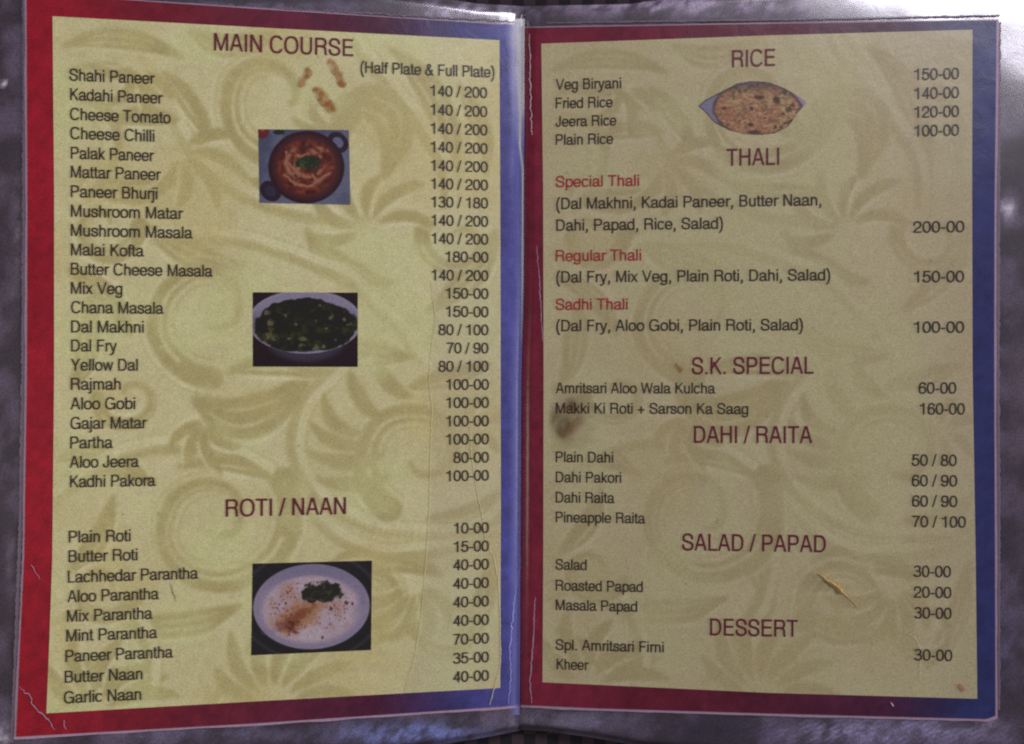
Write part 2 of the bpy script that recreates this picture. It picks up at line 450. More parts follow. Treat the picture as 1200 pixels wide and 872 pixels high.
    fronds((55, 805), 20, 205, 335, 5, 70, 9, 45); fronds((425, 672), 14, 30, 150, 5, 62, 8, 50); fronds((100, 58), 12, 20, 160, 4, 44, 7, 40)
    fronds((486, 480), 10, -80, 70, 4, 40, 7, 50); fronds((180, 470), 6, 60, 170, 4, 50, 7, -50); fronds((330, 120), 8, 100, 210, 4, 44, 7, 50)
    # soft edges of a cheap print
    for _ in range(1):
        fld = (fld * 3 + np.roll(fld, 1, 0) + np.roll(fld, -1, 0) + np.roll(fld, 1, 1) + np.roll(fld, -1, 1)) / 7
    # worn, uneven ink: the scrolls break up and fade in places, and fine pale veins run between them
    wear = 0.6 + 0.5 * sm(0.25, 0.75, fbm(gx, gy, 55, 33))
    veins = np.exp(-((fbm(gx + gy * 0.5, gy, 46, 35, 2) * 9 % 1 - 0.5) / 0.16) ** 2)
    fld = fld * wear + 0.12 * (veins - 0.4) * (1 - np.abs(fld)) * sm(0.35, 0.6, fbm(gx, gy, 80, 37))
    return fld
DAMASK = damask()

def panel(side, top, bottom, left, right, parent):
    nu, nv = CW, CH
    us, vs = np.linspace(0, 1, nu), np.linspace(0, 1, nv)
    PX, PY = coons(top, bottom, left, right, us, vs)
    f = DAMASK
    base = np.zeros((nv, nu, 3)) + (188, 179, 128)
    c = mix(base, (166, 154, 102), np.clip(-f, 0, 1) * 0.85)
    c = mix(c, (214, 209, 166), np.clip(f, 0, 1) * 1.0)
    m = fbm(PX, PY, 90, 21 + side)
    c = mix(c, (190, 176, 118), sm(0.5, 0.75, m) * 0.5)
    c = mix(c, (198, 198, 140), sm(0.5, 0.3, m) * 0.5)
    c = c * (1 + (fbm(PX, PY, 7, 31) - 0.5)[..., None] * 0.07)
    # reflective haze painted in: inner column of left page, all of right, stronger outwards
    if side < 0:
        xl = np.interp(PY, [0, 330, 440, 470, 600, 680, 760, 810], [520, 506, 504, 507, 503, 497, 489, 474])
        h = sm(0, 4, PX - xl) * sm(150, 420, PY)
        c = mix(c, (176, 166, 136), h * 0.34)
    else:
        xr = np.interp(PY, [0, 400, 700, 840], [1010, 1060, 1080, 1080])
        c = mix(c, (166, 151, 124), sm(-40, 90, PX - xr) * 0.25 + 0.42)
    # dirt specks
    rng = np.random.RandomState(5 + side)
    for _ in range(26):
        x, y, r = rng.uniform(PX.min(), PX.max()), rng.uniform(60, 800), rng.uniform(0.5, 1.5)
        c = mix(c, (120, 98, 66), np.exp(-((PX - x) ** 2 + (PY - y) ** 2) / r ** 2) * 0.6)
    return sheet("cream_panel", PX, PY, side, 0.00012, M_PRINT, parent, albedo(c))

panel(-1, [(61.5, 19), (300, 32), (585.3, 47.2)], [(54.3, 836), (300, 822), (586.3, 806.3)],
      [(61.5, 19), (63.4, 220), (63.4, 440), (61.2, 655), (57.5, 760), (54.3, 836)], [(585.3, 47.2), (586.5, 300), (587, 600), (586.3, 806.3)], pl)
panel(1, [(634.3, 51.2), (900, 41.5), (1139.7, 34.8)], [(635.7, 799.6), (900, 812), (1145.3, 819)],
      [(634.3, 51.2), (636.4, 218), (637, 436), (636.6, 650), (635.7, 799.6)], [(1139.7, 34.8), (1139.2, 218), (1139.8, 436), (1143.3, 650), (1145.3, 819)], pr)

# --- printed food pictures
def picture(corners, paint, side, parent, label, gain=0.9, step=0.6):
    (a, b), (c_, d) = (corners[0], corners[1]), (corners[3], corners[2])
    w = abs(b[0] - a[0]); h = abs(c_[1] - a[1])
    us, vs = np.linspace(0, 1, int(w / step)), np.linspace(0, 1, int(h / step))
    PX, PY = coons([a, b], [c_, d], [a, c_], [b, d], us, vs)
    col, keep = paint(PX, PY)
    o = sheet("dish_picture", PX, PY, side, 0.00024, M_PRINT, parent, albedo(np.clip(col * gain, 0, 255)), keep)
    o["label"] = label
    return o

def seg(PX, PY, pts, r, soft=1.2):
    m = np.zeros_like(PX)
    for x, y in edge(pts, np.linspace(0, 1, 24)):
        m = np.maximum(m, 1 - sm(r - soft / 2, r + soft, np.hypot(PX - x, PY - y)))
    return m

def paint_curry(X, Y):
    wx = X + (fbm(X, Y, 9, 1) - 0.5) * 5; wy = Y + (fbm(X, Y, 9, 2) - 0.5) * 5
    c = np.zeros(X.shape + (3,)) + (116, 118, 142)
    c = mix(c, (90, 92, 118), sm(0.35, 0.7, fbm(X, Y, 30, 3)))
    c = mix(c, (118, 48, 52), 1 - sm(7, 10, np.hypot(X - 307, Y - 154)))                # tomato
    c = mix(c, (190, 90, 80), 1 - sm(1, 3, np.hypot(X - 308, Y - 152)))
    c = mix(c, (42, 52, 46), 1 - sm(0.8, 1.2, np.hypot((X - 327) / 7, (Y - 155) / 3)))  # leaf
    for hx, hy, a in ((396, 167, 0.8), (317, 224, 0.7)):                                # two pan handles
        xr = (X - hx) * math.cos(a) + (Y - hy) * math.sin(a); yr = -(X - hx) * math.sin(a) + (Y - hy) * math.cos(a)
        d = np.hypot(xr / 13.5, yr / 11)
        c = mix(c, (54, 38, 52), 1 - sm(0.95, 1.05, d))
        c = mix(c, (120, 118, 150) if hx > 350 else (62, 52, 74), 1 - sm(0.46, 0.58, d))
    r = np.hypot((X - 359) / 45, (Y - 196) / 43)
    c = mix(c, (58, 32, 40), 1 - sm(0.97, 1.01, r))
    c = mix(c, (78, 40, 42), (1 - sm(0.86, 0.92, r)))
    c = mix(c, (104, 46, 40), (1 - sm(0.74, 0.84, r)))
    f = fbm(X, Y, 7, 8)
    food = 1 - sm(0.68, 0.8, r)
    c = mix(c, (140, 66, 44), food * sm(0.45, 0.75, f))
    c = mix(c, (72, 26, 26), food * sm(0.5, 0.28, f) * 0.8)
    q = np.hypot((wx - 362) / 27, (wy - 192) / 24)
    cream = np.exp(-((q - 0.95) / 0.13) ** 2) * sm(0.35, 0.62, fbm(X, Y, 11, 14))
    cream = np.maximum(cream, np.exp(-((q - 0.62) / 0.10) ** 2) * sm(0.45, 0.7, fbm(X, Y, 9, 15)))
    for pts in ([(336, 178), (337, 190), (345, 200), (350, 206)], [(334, 205), (345, 215), (360, 219), (367, 218)], [(350, 183), (362, 180)],
                [(342, 205), (352, 195)], [(367, 205), (372, 212), (386, 204)]):
        cream = np.maximum(cream, seg(wx, wy, pts, 1.3) * 0.9)
    c = mix(c, (198, 138, 104), cream * 0.85)
    g = 1 - sm(0.75, 1.15, np.hypot((wx - 362) / 15, (wy - 191) / 9) + (fbm(X, Y, 4, 20) - 0.5) * 0.9)
    c = mix(c, (46, 52, 34), g)
    c = mix(c, (74, 88, 48), g * sm(0.55, 0.7, fbm(X, Y, 3.5, 23)))
    return c, None

def paint_greens(X, Y):
    c = np.zeros(X.shape + (3,)) + (42, 30, 34)
    c = mix(c, (70, 62, 78), (1 - sm(0.8, 1.1, np.hypot((X - 359) / 48, (Y - 398) / 27))) * 0.9)   # foot of the bowl in shade
    r = np.hypot((X - 357.5) / 67, (Y - 377) / 37.5)
    c = mix(c, (150, 142, 160), 1 - sm(0.985, 1.01, r))
    c = mix(c, (118, 108, 134), (1 - sm(0.9, 0.97, r)) * sm(352, 380, Y))
    c = mix(c, (146, 136, 160), (1 - sm(0.9, 0.97, r)) * sm(372, 345, Y))
    wob = (fbm(X, Y, 14, 41) - 0.5) * 0.24
    q = np.hypot((X - 358.5) / 59.5, (Y - 381) / 31.5) + wob
    food = 1 - sm(0.97, 1.03, q)
    c = mix(c, (38, 38, 32), food)
    f = fbm(X, Y, 8, 44); g = fbm(X, Y, 16, 47)
    c = mix(c, (58, 56, 32), food * sm(0.5, 0.75, f))
    c = mix(c, (104, 96, 66), food * sm(0.52, 0.7, g) * sm(0.5, 0.7, f) * sm(365, 330, X))
    rng = np.random.RandomState(3)
    for x, y, s in ((317, 378, 5), (320, 397, 5), (355, 398, 5), (371, 408, 5), (379, 407, 3), (388, 372, 4), (339, 397, 2.5), (347, 380, 2), (406, 399, 2.5), (375, 358, 3),
                    (404, 375, 3), (314, 366, 4), (393, 398, 2.5), (371, 377, 2.5), (354, 404, 4), (382, 385, 2), (410, 380, 3)):
        d = np.hypot(X - x, (Y - y) * 1.3) / s + (fbm(X, Y, 4, 50) - 0.5) * 2.2
        c = mix(c, (146 + rng.randint(-20, 20), 138, 92), food * (1 - sm(0.2, 1.2, d)) * 0.6)
    return c, None

def paint_curd(X, Y):
    c = np.zeros(X.shape + (3,)) + (42, 40, 40)
    c = mix(c, (70, 66, 72), np.exp(-(((np.hypot((X - 364) / 78, (Y - 710) / 60)) - 1.06) / 0.03) ** 2) * 0.6)
    xr = (X - 365) * math.cos(-0.05) + (Y - 711) * math.sin(-0.05); yr = -(X - 365) * math.sin(-0.05) + (Y - 711) * math.cos(-0.05)
    r = np.hypot(xr / 68.5, yr / 50)
    c = mix(c, (146, 134, 156), 1 - sm(0.98, 1.015, r))
    q = np.hypot((xr + 1) / 58, (yr - 3) / 40)
    c = mix(c, (182, 162, 172), (1 - sm(0.9, 1.08, q)))
    c = mix(c, (130, 122, 146), (1 - sm(0.98, 1.0, r)) * sm(0.95, 1.05, q) * sm(700, 665, Y))
    food = 1 - sm(0.85, 1.0, q)
    f = fbm(X, Y, 6, 61); g = fbm(X, Y, 20, 63)
    c = mix(c, (176, 140, 128), food * sm(0.5, 0.7, g) * 0.8)
    c = mix(c, (196, 182, 184), food * sm(0.5, 0.3, g) * 0.6)
    xr2 = (X - 352) * math.cos(-0.52) + (Y - 722) * math.sin(-0.52); yr2 = -(X - 352) * math.sin(-0.52) + (Y - 722) * math.cos(-0.52)
    sp = 1 - sm(0.3, 1.25, np.hypot(xr2 / 40, yr2 / 19) + (f - 0.5) * 1.1)
    c = mix(c, (172, 122, 84), sp * food * 0.8)
    sp2 = 1 - sm(0.3, 1.2, np.hypot((xr2 + 6) / 30, (yr2 + 1) / 9) + (fbm(X, Y, 5, 66) - 0.5) * 1.4)
    c = mix(c, (108, 52, 34), sp2 * food * 0.62)
    g3 = 1 - sm(0.2, 1.1, np.hypot((X - 342) / 10, (Y - 736) / 9) + (fbm(X, Y, 4, 77) - 0.5) * 1.8)
    c = mix(c, (92, 42, 36), g3 * 0.85)
    rng = np.random.RandomState(8)
    for _ in range(170):
        a = rng.uniform(0, 6.28); rr = math.sqrt(rng.rand()) * 0.85
        x, y, s = 364 + rr * 58 * math.cos(a), 713 + rr * 38 * math.sin(a), rng.uniform(0.5, 1.5)
        c = mix(c, (138, 76, 62), (1 - sm(0.5, 1.2, np.hypot(X - x, Y - y) / s)) * 0.75 * food)
    for x, y, s in ((337, 695, 1.5), (335, 707, 1.6), (378, 747, 2.2), (406, 706, 3), (413, 708, 2.5), (388, 713, 2.4)):
        c = mix(c, (92, 48, 50), (1 - sm(0.5, 1.2, np.hypot(X - x, Y - y) / s + (f - 0.5))) * 0.85)
    gr = np.maximum(1 - sm(0.8, 1.1, np.hypot((X - 380) / 23, (Y - 693) / 12) + (fbm(X, Y, 6, 71) - 0.5) * 0.9),
                    1 - sm(0.8, 1.1, np.hypot((X - 364) / 10, (Y - 697) / 9) + (fbm(X, Y, 5, 72) - 0.5) * 0.9))
    c = mix(c, (46, 44, 40), gr)
    c = mix(c, (66, 70, 50), gr * sm(0.55, 0.72, fbm(X, Y, 3, 73)))
    c = mix(c, (128, 112, 138), seg(X, Y, [(309, 741), (320, 740), (332, 735)], 1.6, 4) * 0.35)
    c = mix(c, (116, 112, 140), seg(X, Y, [(424, 690), (426, 702), (414, 722)], 2.2, 5) * 0.3)
    return c, None

def paint_rice(X, Y):
    # a shallow dish whose ends run out into two points
    tx = np.clip((X - 818.5) / 126.5, 0, 1)
    up = np.interp(tx, [0, 0.06, 0.2, 0.36, 0.5, 0.65, 0.8, 0.92, 0.985, 1], [124, 117, 108, 97.5, 94.6, 96, 103, 112, 117.5, 121])
    lo = np.interp(tx, [0, 0.06, 0.15, 0.28, 0.42, 0.56, 0.7, 0.84, 0.93, 1], [125, 131, 144, 152.5, 157.3, 158.4, 156.8, 148, 131, 121.5])
    keep = (Y >= up) & (Y <= lo)
    c = np.zeros(X.shape + (3,)) + (132, 122, 136)
    c = mix(c, (122, 120, 142), sm(845, 822, X)); c = mix(c, (152, 134, 152), sm(925, 938, X))
    c = mix(c, (74, 66, 84), sm(3, 0.5, Y - up) * sm(940, 880, X)); c = mix(c, (72, 66, 80), sm(2.4, 0.5, lo - Y) * sm(900, 860, X))
    q = np.hypot((X - 887) / 50, (Y - 128) / 30) + (fbm(X, Y, 8, 80) - 0.5) * 0.14
    food = 1 - sm(0.93, 1.03, q)
    f = fbm(X, Y, 3.2, 81); g = fbm(X, Y, 22, 83)
    rc = mix(np.zeros(X.shape + (3,)) + (156, 112, 82), (164, 136, 96), sm(0.40, 0.60, g))
    rc = mix(rc, (152, 106, 80), sm(870, 845, X) * 0.6)
    grains = fbm(X * 0.7 + Y * 0.5, Y * 1.6 - X * 0.4, 2.6, 84, 2)
    rc = mix(rc, (190, 162, 126), sm(0.55, 0.75, grains) * 0.65); rc = mix(rc, (116, 82, 62), sm(0.42, 0.2, grains) * 0.6)
    c = mix(c, (78, 68, 70), 1 - sm(1.0, 1.08, q))
    c = food[..., None] * rc + (1 - food)[..., None] * c
    c = mix(c, (92, 78, 68), food * sm(114, 98, Y) * 0.7)
    herb = sm(0.58, 0.70, fbm(X, Y, 7, 86)) * (0.35 + 0.65 * sm(900, 925, X) + 0.4 * sm(118, 104, Y)) * food
    c = mix(c, (70, 58, 42), np.clip(herb, 0, 1) * 0.8)
    rng = np.random.RandomState(12)
    for x, y, w, h in ((891, 114, 6, 2.6), (910, 117, 4, 5), (881, 127, 2.6, 3.2), (896, 138, 2.4, 1.8), (918, 134, 3, 1.8), (926, 142, 3.4, 1.8), (844, 144, 2.4, 2), (880, 146, 3.4, 2), (884, 155, 7, 2.4), (909, 149, 3, 3), (849, 127, 3, 2)):
        c = mix(c, (70, 50, 38), food * (1 - sm(0.4, 1.3, np.hypot((X - x) / w, (Y - y) / h) + (f - 0.5) * 1.6)) * 0.85)
    return c, keep

picture([(302.7, 151.5), (408.8, 152.5), (410.6, 240), (304.2, 237.8)], paint_curry, -1, pl, "picture of red curry in a dark pan", 0.82)
picture([(296.2, 342.6), (419.2, 343), (419.2, 430), (296.4, 429.6)], paint_greens, -1, pl, "picture of dark greens in a white bowl")
picture([(296, 660.6), (435.8, 657), (434.8, 761.8), (294.4, 768)], paint_curd, -1, pl, "picture of spiced white curd in a bowl", 0.93)
picture([(818.5, 94), (945, 94), (945, 159), (818.5, 159)], paint_rice, 1, pr, "picture of fried rice in a pointed dish", 1.0)

# --- lettering
# outlines of the letters (a narrow grotesque drawn for this menu): advance, closed loops of x,y in 1/1000 em
GLYPHS = {'A':(667,[[13,3,18,0,118,3,184,195,192,197,480,197,552,1,654,3,408,717,264,718,258,713],[216,285,330,617,336,622,452,285]]),
'B':(667,[[72,3,78,0,450,2,492,12,534,32,566,57,592,87,610,123,620,159,624,213,620,261,610,297,591,333,566,363,535,387,564,420,583,459,592,501,591,561,583,597,567,633,542,663,516,685,468,708,420,718,73,717],[186,84,186,336,420,335,462,322,492,294,510,243,510,177,497,135,468,102,444,90,408,84],[186,423,186,635,402,633,439,621,465,597,480,555,479,501,468,465,444,439,420,428,390,423]]),
'C':(722,[[302,-9,366,-14,432,-12,486,-2,534,14,580,39,618,69,649,105,666,135,664,153,650,171,624,182,600,183,570,170,516,111,468,85,402,73,324,76,270,93,228,122,188,171,166,225,153,285,149,339,150,405,160,471,173,513,198,561,222,591,252,615,282,631,324,642,372,646,432,642,468,633,504,615,540,585,568,549,588,538,630,537,660,557,666,573,664,591,615,651,558,692,486,720,408,731,330,730,258,717,204,695,148,657,109,615,75,561,50,489,39,411,39,303,51,225,77,153,114,96,167,45,228,12]]),
'D':(722,[[72,3,78,0,390,0,432,6,480,21,529,45,568,75,606,117,642,183,663,255,670,327,668,429,652,507,627,567,589,621,543,663,474,700,396,718,73,717],[186,84,184,633,366,634,408,627,441,615,478,591,510,555,534,513,550,459,558,393,557,309,547,243,529,195,508,159,481,129,450,107,420,94,354,83]]),
'E':(667,[[82,3,90,0,618,0,622,3,622,75,618,83,204,83,194,87,194,333,198,337,582,337,585,345,582,423,197,423,195,633,612,635,615,639,613,717,83,717]]),
'F':(611,[[82,3,90,0,194,3,194,303,198,312,522,312,525,315,522,398,196,399,195,633,576,635,583,639,582,718,83,717]]),
'G':(778,[[307,-9,384,-14,480,-6,540,12,612,52,612,3,618,0,724,3,727,255,724,369,720,378,408,381,408,295,606,295,612,291,610,237,595,195,576,160,529,111,468,81,414,73,354,73,312,79,271,93,234,117,204,147,180,183,165,219,154,261,147,315,146,387,155,459,168,507,185,543,216,585,244,609,276,627,318,640,366,646,420,645,462,638,510,619,546,593,580,555,600,546,642,546,660,555,671,567,676,585,671,603,618,661,552,701,492,721,426,731,324,729,264,717,192,688,144,653,96,599,68,549,46,483,34,387,38,279,56,201,79,147,121,87,177,39,234,11]]),
'H':(722,[[72,3,78,0,184,3,184,333,192,337,534,337,538,327,538,3,546,0,650,3,649,717,539,717,538,429,534,423,186,423,184,711,180,718,73,717]]),
'I':(278,[[83,3,90,0,195,3,195,711,192,718,83,717]]),
'J':(500,[[175,-9,264,-9,327,9,356,27,382,51,404,81,417,111,428,153,431,195,429,717,324,718,319,711,318,183,310,135,289,99,270,83,246,75,210,74,180,81,156,98,139,123,128,159,124,213,108,236,84,246,54,246,30,236,14,213,14,171,21,129,34,93,52,63,78,35,106,15,138,1]]),
'K':(667,[[72,3,78,0,184,3,184,231,294,343,548,3,558,0,663,3,358,411,649,717,528,718,306,488,300,489,264,537,190,483,238,417,186,363,184,711,180,718,73,717,72,249,30,201,72,159]]),
'L':(556,[[72,3,78,0,534,0,537,3,534,83,192,83,184,87,184,711,180,718,78,718,72,711]]),
'M':(833,[[68,3,72,0,180,3,183,495,367,21,361,3,468,0,471,3,465,21,648,498,653,483,653,3,660,0,765,3,763,717,635,717,420,157,414,154,199,717,70,717]]),
'N':(722,[[68,3,72,0,180,3,180,537,186,546,528,3,654,3,654,718,546,718,542,711,540,167,193,717,70,717]]),
'O':(778,[[310,-9,360,-13,444,-12,516,1,576,25,630,60,672,103,705,153,729,213,745,309,746,399,737,471,717,537,676,609,630,657,576,693,516,717,444,730,354,731,282,722,216,700,162,668,114,624,69,555,45,489,33,417,33,297,46,225,80,141,120,87,186,34,246,7],[336,75,288,87,240,112,207,141,172,195,155,243,145,303,144,387,154,471,171,519,195,561,222,592,258,618,312,639,360,645,426,645,474,637,516,620,563,585,591,549,612,508,626,459,634,399,634,315,626,255,611,207,589,165,564,134,529,105,492,87,450,76,402,72]]),
'P':(667,[[74,3,78,0,186,3,187,285,402,287,462,294,504,306,540,324,570,347,595,375,615,411,626,447,631,495,629,543,621,579,606,615,582,649,552,676,498,704,438,718,76,717],[192,373,186,381,187,633,420,633,462,621,496,591,516,543,518,477,504,429,474,394,444,380,408,374]]),
'R':(722,[[74,3,78,0,186,3,186,315,192,319,426,319,492,307,514,291,525,273,537,225,544,81,567,3,576,0,684,3,656,87,648,231,641,273,621,321,580,363,613,393,637,429,652,471,656,513,653,561,641,603,619,639,588,671,534,701,468,718,76,717],[192,405,186,411,187,633,450,633,501,615,521,597,533,579,543,537,539,477,522,443,492,420,432,406]]),
'S':(667,[[275,-9,342,-13,408,-9,468,3,510,19,556,45,594,80,615,111,630,153,633,207,621,261,600,297,563,333,522,359,467,381,228,444,190,465,169,495,164,525,167,555,180,584,198,605,228,624,264,637,348,645,420,633,447,621,472,603,500,561,516,489,533,471,552,464,576,462,611,477,624,501,618,549,602,597,581,633,553,663,522,686,474,709,432,721,372,729,306,730,246,723,186,705,138,680,97,645,72,609,55,561,53,513,62,471,86,429,118,399,156,377,198,360,378,316,444,294,490,267,515,231,521,201,519,165,506,135,486,113,456,94,420,82,330,73,246,87,216,100,191,117,161,159,149,195,144,237,126,258,108,266,84,268,60,261,44,249,34,225,43,165,59,123,86,81,126,45,167,21,222,2]]),
'T':(611,[[249,3,258,0,361,3,362,633,588,635,591,639,588,718,22,717,20,639,24,635,248,633]]),
'U':(722,[[293,-9,402,-12,450,-5,498,9,540,29,576,56,604,87,626,123,644,177,650,243,648,718,539,717,538,231,533,189,524,159,498,119,464,93,420,78,366,73,312,76,264,90,226,117,201,153,189,189,184,231,184,711,180,718,73,717,72,231,84,153,113,93,159,45,222,10]]),
'V':(667,[[278,3,282,0,388,3,388,15,660,718,557,717,336,153,330,155,114,711,108,718,5,717,278,15]]),
'W':(944,[[211,3,216,0,313,3,468,532,474,541,631,3,636,0,732,2,931,717,833,717,684,185,678,186,522,717,424,717,264,177,114,712,108,718,14,717]]),
'Y':(667,[[277,3,282,0,389,3,389,291,649,711,643,717,533,717,336,401,330,403,133,717,30,718,17,711,277,291]]),
'0':(556,[[274,-9,342,-1,396,20,438,51,474,93,501,141,528,219,537,279,541,351,538,423,526,489,502,561,474,611,439,651,396,684,348,704,288,713,228,708,174,691,126,659,90,621,60,573,33,501,21,441,15,369,17,297,31,207,49,153,78,99,125,45,168,16,222,-3],[252,80,222,93,198,113,176,141,155,183,132,273,129,399,148,501,179,567,198,591,228,615,252,624,282,627,314,621,342,606,373,573,394,537,410,495,423,441,428,315,412,213,393,165,372,129,343,99,318,84,282,77]]),
'1':(556,[[262,3,270,0,374,3,372,708,264,709,257,699,244,645,216,611,168,593,84,585,60,570,49,549,52,531,60,519,78,507,96,503,180,507,258,529,262,525]]),
'2':(556,[[36,3,42,0,504,0,512,3,510,83,162,83,153,87,182,129,227,171,396,285,450,327,489,369,514,411,526,447,531,483,531,519,523,561,492,623,468,649,432,676,390,696,336,710,276,715,216,711,162,697,118,675,84,647,55,609,31,549,22,471,30,447,60,429,96,429,126,447,134,465,142,537,157,573,186,606,234,626,312,626,342,618,370,603,390,585,408,558,417,531,420,495,408,439,372,389,324,351,162,243,112,201,79,165,51,123,35,81,29,51,36,27]]),
'3':(556,[[209,-9,324,-9,372,0,420,18,461,45,490,75,512,111,525,153,528,231,515,285,487,333,438,375,475,423,494,471,499,537,489,591,467,633,431,669,384,696,330,711,228,713,181,705,144,692,108,672,79,645,58,615,46,585,49,567,66,549,90,540,114,540,146,555,172,597,198,617,234,627,288,628,324,622,351,609,372,587,383,561,385,495,379,471,366,448,348,432,318,420,206,411,205,333,210,327,294,329,330,324,366,310,390,290,410,255,417,201,411,153,390,114,364,93,330,80,294,75,240,75,198,82,163,99,139,123,118,159,96,173,72,176,48,172,29,159,19,141,19,123,33,93,78,43,138,9]]),
'4':(556,[[332,3,336,0,444,3,444,159,525,165,522,248,445,249,444,705,438,709,336,709,332,705,329,675,48,249,30,248,25,243,25,171,30,162,330,162],[174,248,174,255,330,491,331,249]]),
'5':(556,[[215,-9,288,-11,348,-2,408,21,453,51,492,93,518,141,533,201,536,255,526,315,504,368,466,417,420,453,360,479,300,489,240,488,174,475,192,626,486,627,490,633,490,705,486,713,114,713,86,681,44,345,47,327,54,316,84,299,126,302,146,315,174,357,207,387,240,401,288,404,334,393,373,369,404,327,420,279,422,207,402,147,384,122,360,101,306,78,264,74,228,77,198,85,170,99,138,135,120,200,96,218,54,221,36,214,21,201,14,177,21,135,40,93,60,66,90,39,126,17,168,1]]),
'6':(556,[[231,-9,294,-12,348,-8,396,5,438,25,473,51,499,81,519,117,534,171,537,249,525,315,498,370,450,417,390,447,318,461,234,459,186,449,149,435,167,513,192,566,228,606,270,626,330,627,372,612,400,579,420,525,444,507,486,504,504,511,520,525,526,543,518,579,502,615,481,645,432,685,360,710,300,715,246,710,198,695,152,669,114,634,80,585,59,537,40,465,29,381,28,267,37,165,49,123,78,73,120,33,168,7],[258,75,228,81,200,93,179,111,162,135,145,195,145,243,151,285,174,333,212,363,270,376,336,371,360,362,384,346,413,303,425,249,425,201,420,165,401,123,366,91,324,77]]),
'7':(556,[[157,3,162,0,269,3,305,183,354,323,427,471,540,639,539,663,515,687,515,705,510,709,48,709,40,705,42,625,390,625,399,621,308,477,234,315,186,165]]),
'8':(556,[[220,-9,288,-12,342,-8,390,3,432,20,470,45,503,81,523,117,534,159,536,225,523,285,495,333,444,381,475,417,496,465,501,543,490,597,466,639,428,675,384,698,330,712,264,715,216,710,174,699,138,682,108,659,84,631,64,591,56,555,55,495,64,453,85,411,112,381,56,327,29,273,21,237,19,189,29,129,57,75,102,33,156,6],[252,75,216,80,186,92,162,110,147,129,135,159,131,189,133,231,143,267,174,304,198,318,228,326,306,329,366,314,402,286,420,249,424,183,412,135,389,105,354,85,306,75],[246,417,204,432,176,465,168,495,166,531,176,579,200,609,234,625,300,628,342,618,368,597,386,561,390,507,380,465,364,441,335,423,300,416]]),
'9':(556,[[215,-9,282,-10,336,0,384,21,420,47,452,81,478,123,505,189,517,243,527,327,528,435,522,519,508,579,480,630,447,663,396,694,342,710,288,716,210,712,162,700,122,681,84,653,56,621,32,573,22,531,19,453,31,387,59,333,108,286,162,258,234,243,324,245,408,267,389,189,366,140,330,99,288,79,228,77,183,93,157,123,137,177,114,196,72,201,48,190,36,178,30,159,39,123,55,87,82,51,138,12,180,-2],[222,333,198,341,173,357,153,381,139,411,131,453,131,501,144,561,174,602,216,624,288,630,342,618,379,591,404,543,412,465,399,399,376,363,336,337,288,328]]),
'a':(556,[[167,-9,234,-12,294,-4,348,12,396,36,432,10,486,-2,546,2,564,11,578,27,580,51,560,75,534,84,487,87,484,363,479,405,466,441,444,475,420,497,384,516,342,528,288,535,222,533,174,524,126,507,90,486,62,459,40,423,27,381,25,351,42,329,72,317,102,320,124,333,133,345,142,387,155,411,175,429,204,441,258,449,318,444,349,429,366,399,372,357,368,321,234,303,144,281,78,245,54,222,36,195,24,159,22,123,30,87,45,57,67,33,96,13,132,-1],[198,75,162,83,140,105,135,147,141,165,156,183,186,200,228,213,372,231,368,159,357,135,336,112,307,93,276,82,240,75]]),
'b':(556,[[51,3,156,0,162,1,168,16,216,0,378,0,408,9,456,35,502,81,532,135,548,201,551,291,539,369,512,429,468,480,408,515,336,532,246,531,168,508,163,513,162,718,54,718,51,711,51,363,40,273,42,219,51,159],[252,80,222,92,198,111,176,141,164,171,163,351,191,405,228,435,276,447,342,443,372,431,396,411,417,381,429,351,438,309,440,261,430,177,405,123,366,90,318,77]]),
'c':(500,[[232,-9,312,-7,384,13,441,51,463,75,472,93,470,111,457,129,438,139,414,142,384,134,347,99,312,81,264,76,222,80,192,93,170,111,150,141,137,171,126,249,131,327,152,387,186,427,210,440,234,446,300,445,341,429,384,390,414,382,444,387,468,408,472,423,468,441,432,481,384,511,330,528,270,534,216,531,167,519,126,500,87,471,57,435,33,387,20,339,14,273,17,201,32,141,54,93,89,51,130,21,180,0]]),
'd':(556,[[164,3,342,0,390,17,396,0,505,3,505,159,516,261,505,363,504,718,395,717,390,507,348,523,294,533,216,532,162,520,114,498,79,471,48,435,28,399,10,339,4,279,6,213,20,147,45,93,78,54,114,26],[216,80,186,92,162,111,144,135,130,165,116,243,124,339,146,393,166,417,186,432,234,447,306,443,336,431,360,411,377,387,391,357,392,171,369,123,330,90,282,77]]),
'e':(556,[[241,-9,342,-5,414,19,454,45,489,81,507,111,504,135,480,157,438,161,414,151,378,109,342,86,294,76,234,80,197,93,163,123,138,171,132,211,516,212,539,255,537,315,530,357,515,399,494,435,469,465,438,491,402,511,354,527,306,533,228,531,180,521,133,501,90,470,60,435,34,387,20,339,14,267,19,195,30,147,57,93,93,51,132,23,186,1],[132,298,128,309,139,357,154,387,172,411,216,439,276,448,336,440,360,429,382,411,410,369,426,303,420,298]]),
'f':(278,[[77,3,84,0,189,3,190,441,258,443,262,447,262,525,258,529,189,531,191,609,197,627,204,632,282,632,303,639,318,651,326,669,323,687,308,705,288,715,234,720,186,717,150,708,122,693,99,669,84,639,77,597,76,531,18,529,14,525,14,447,18,443,72,443,77,435]]),
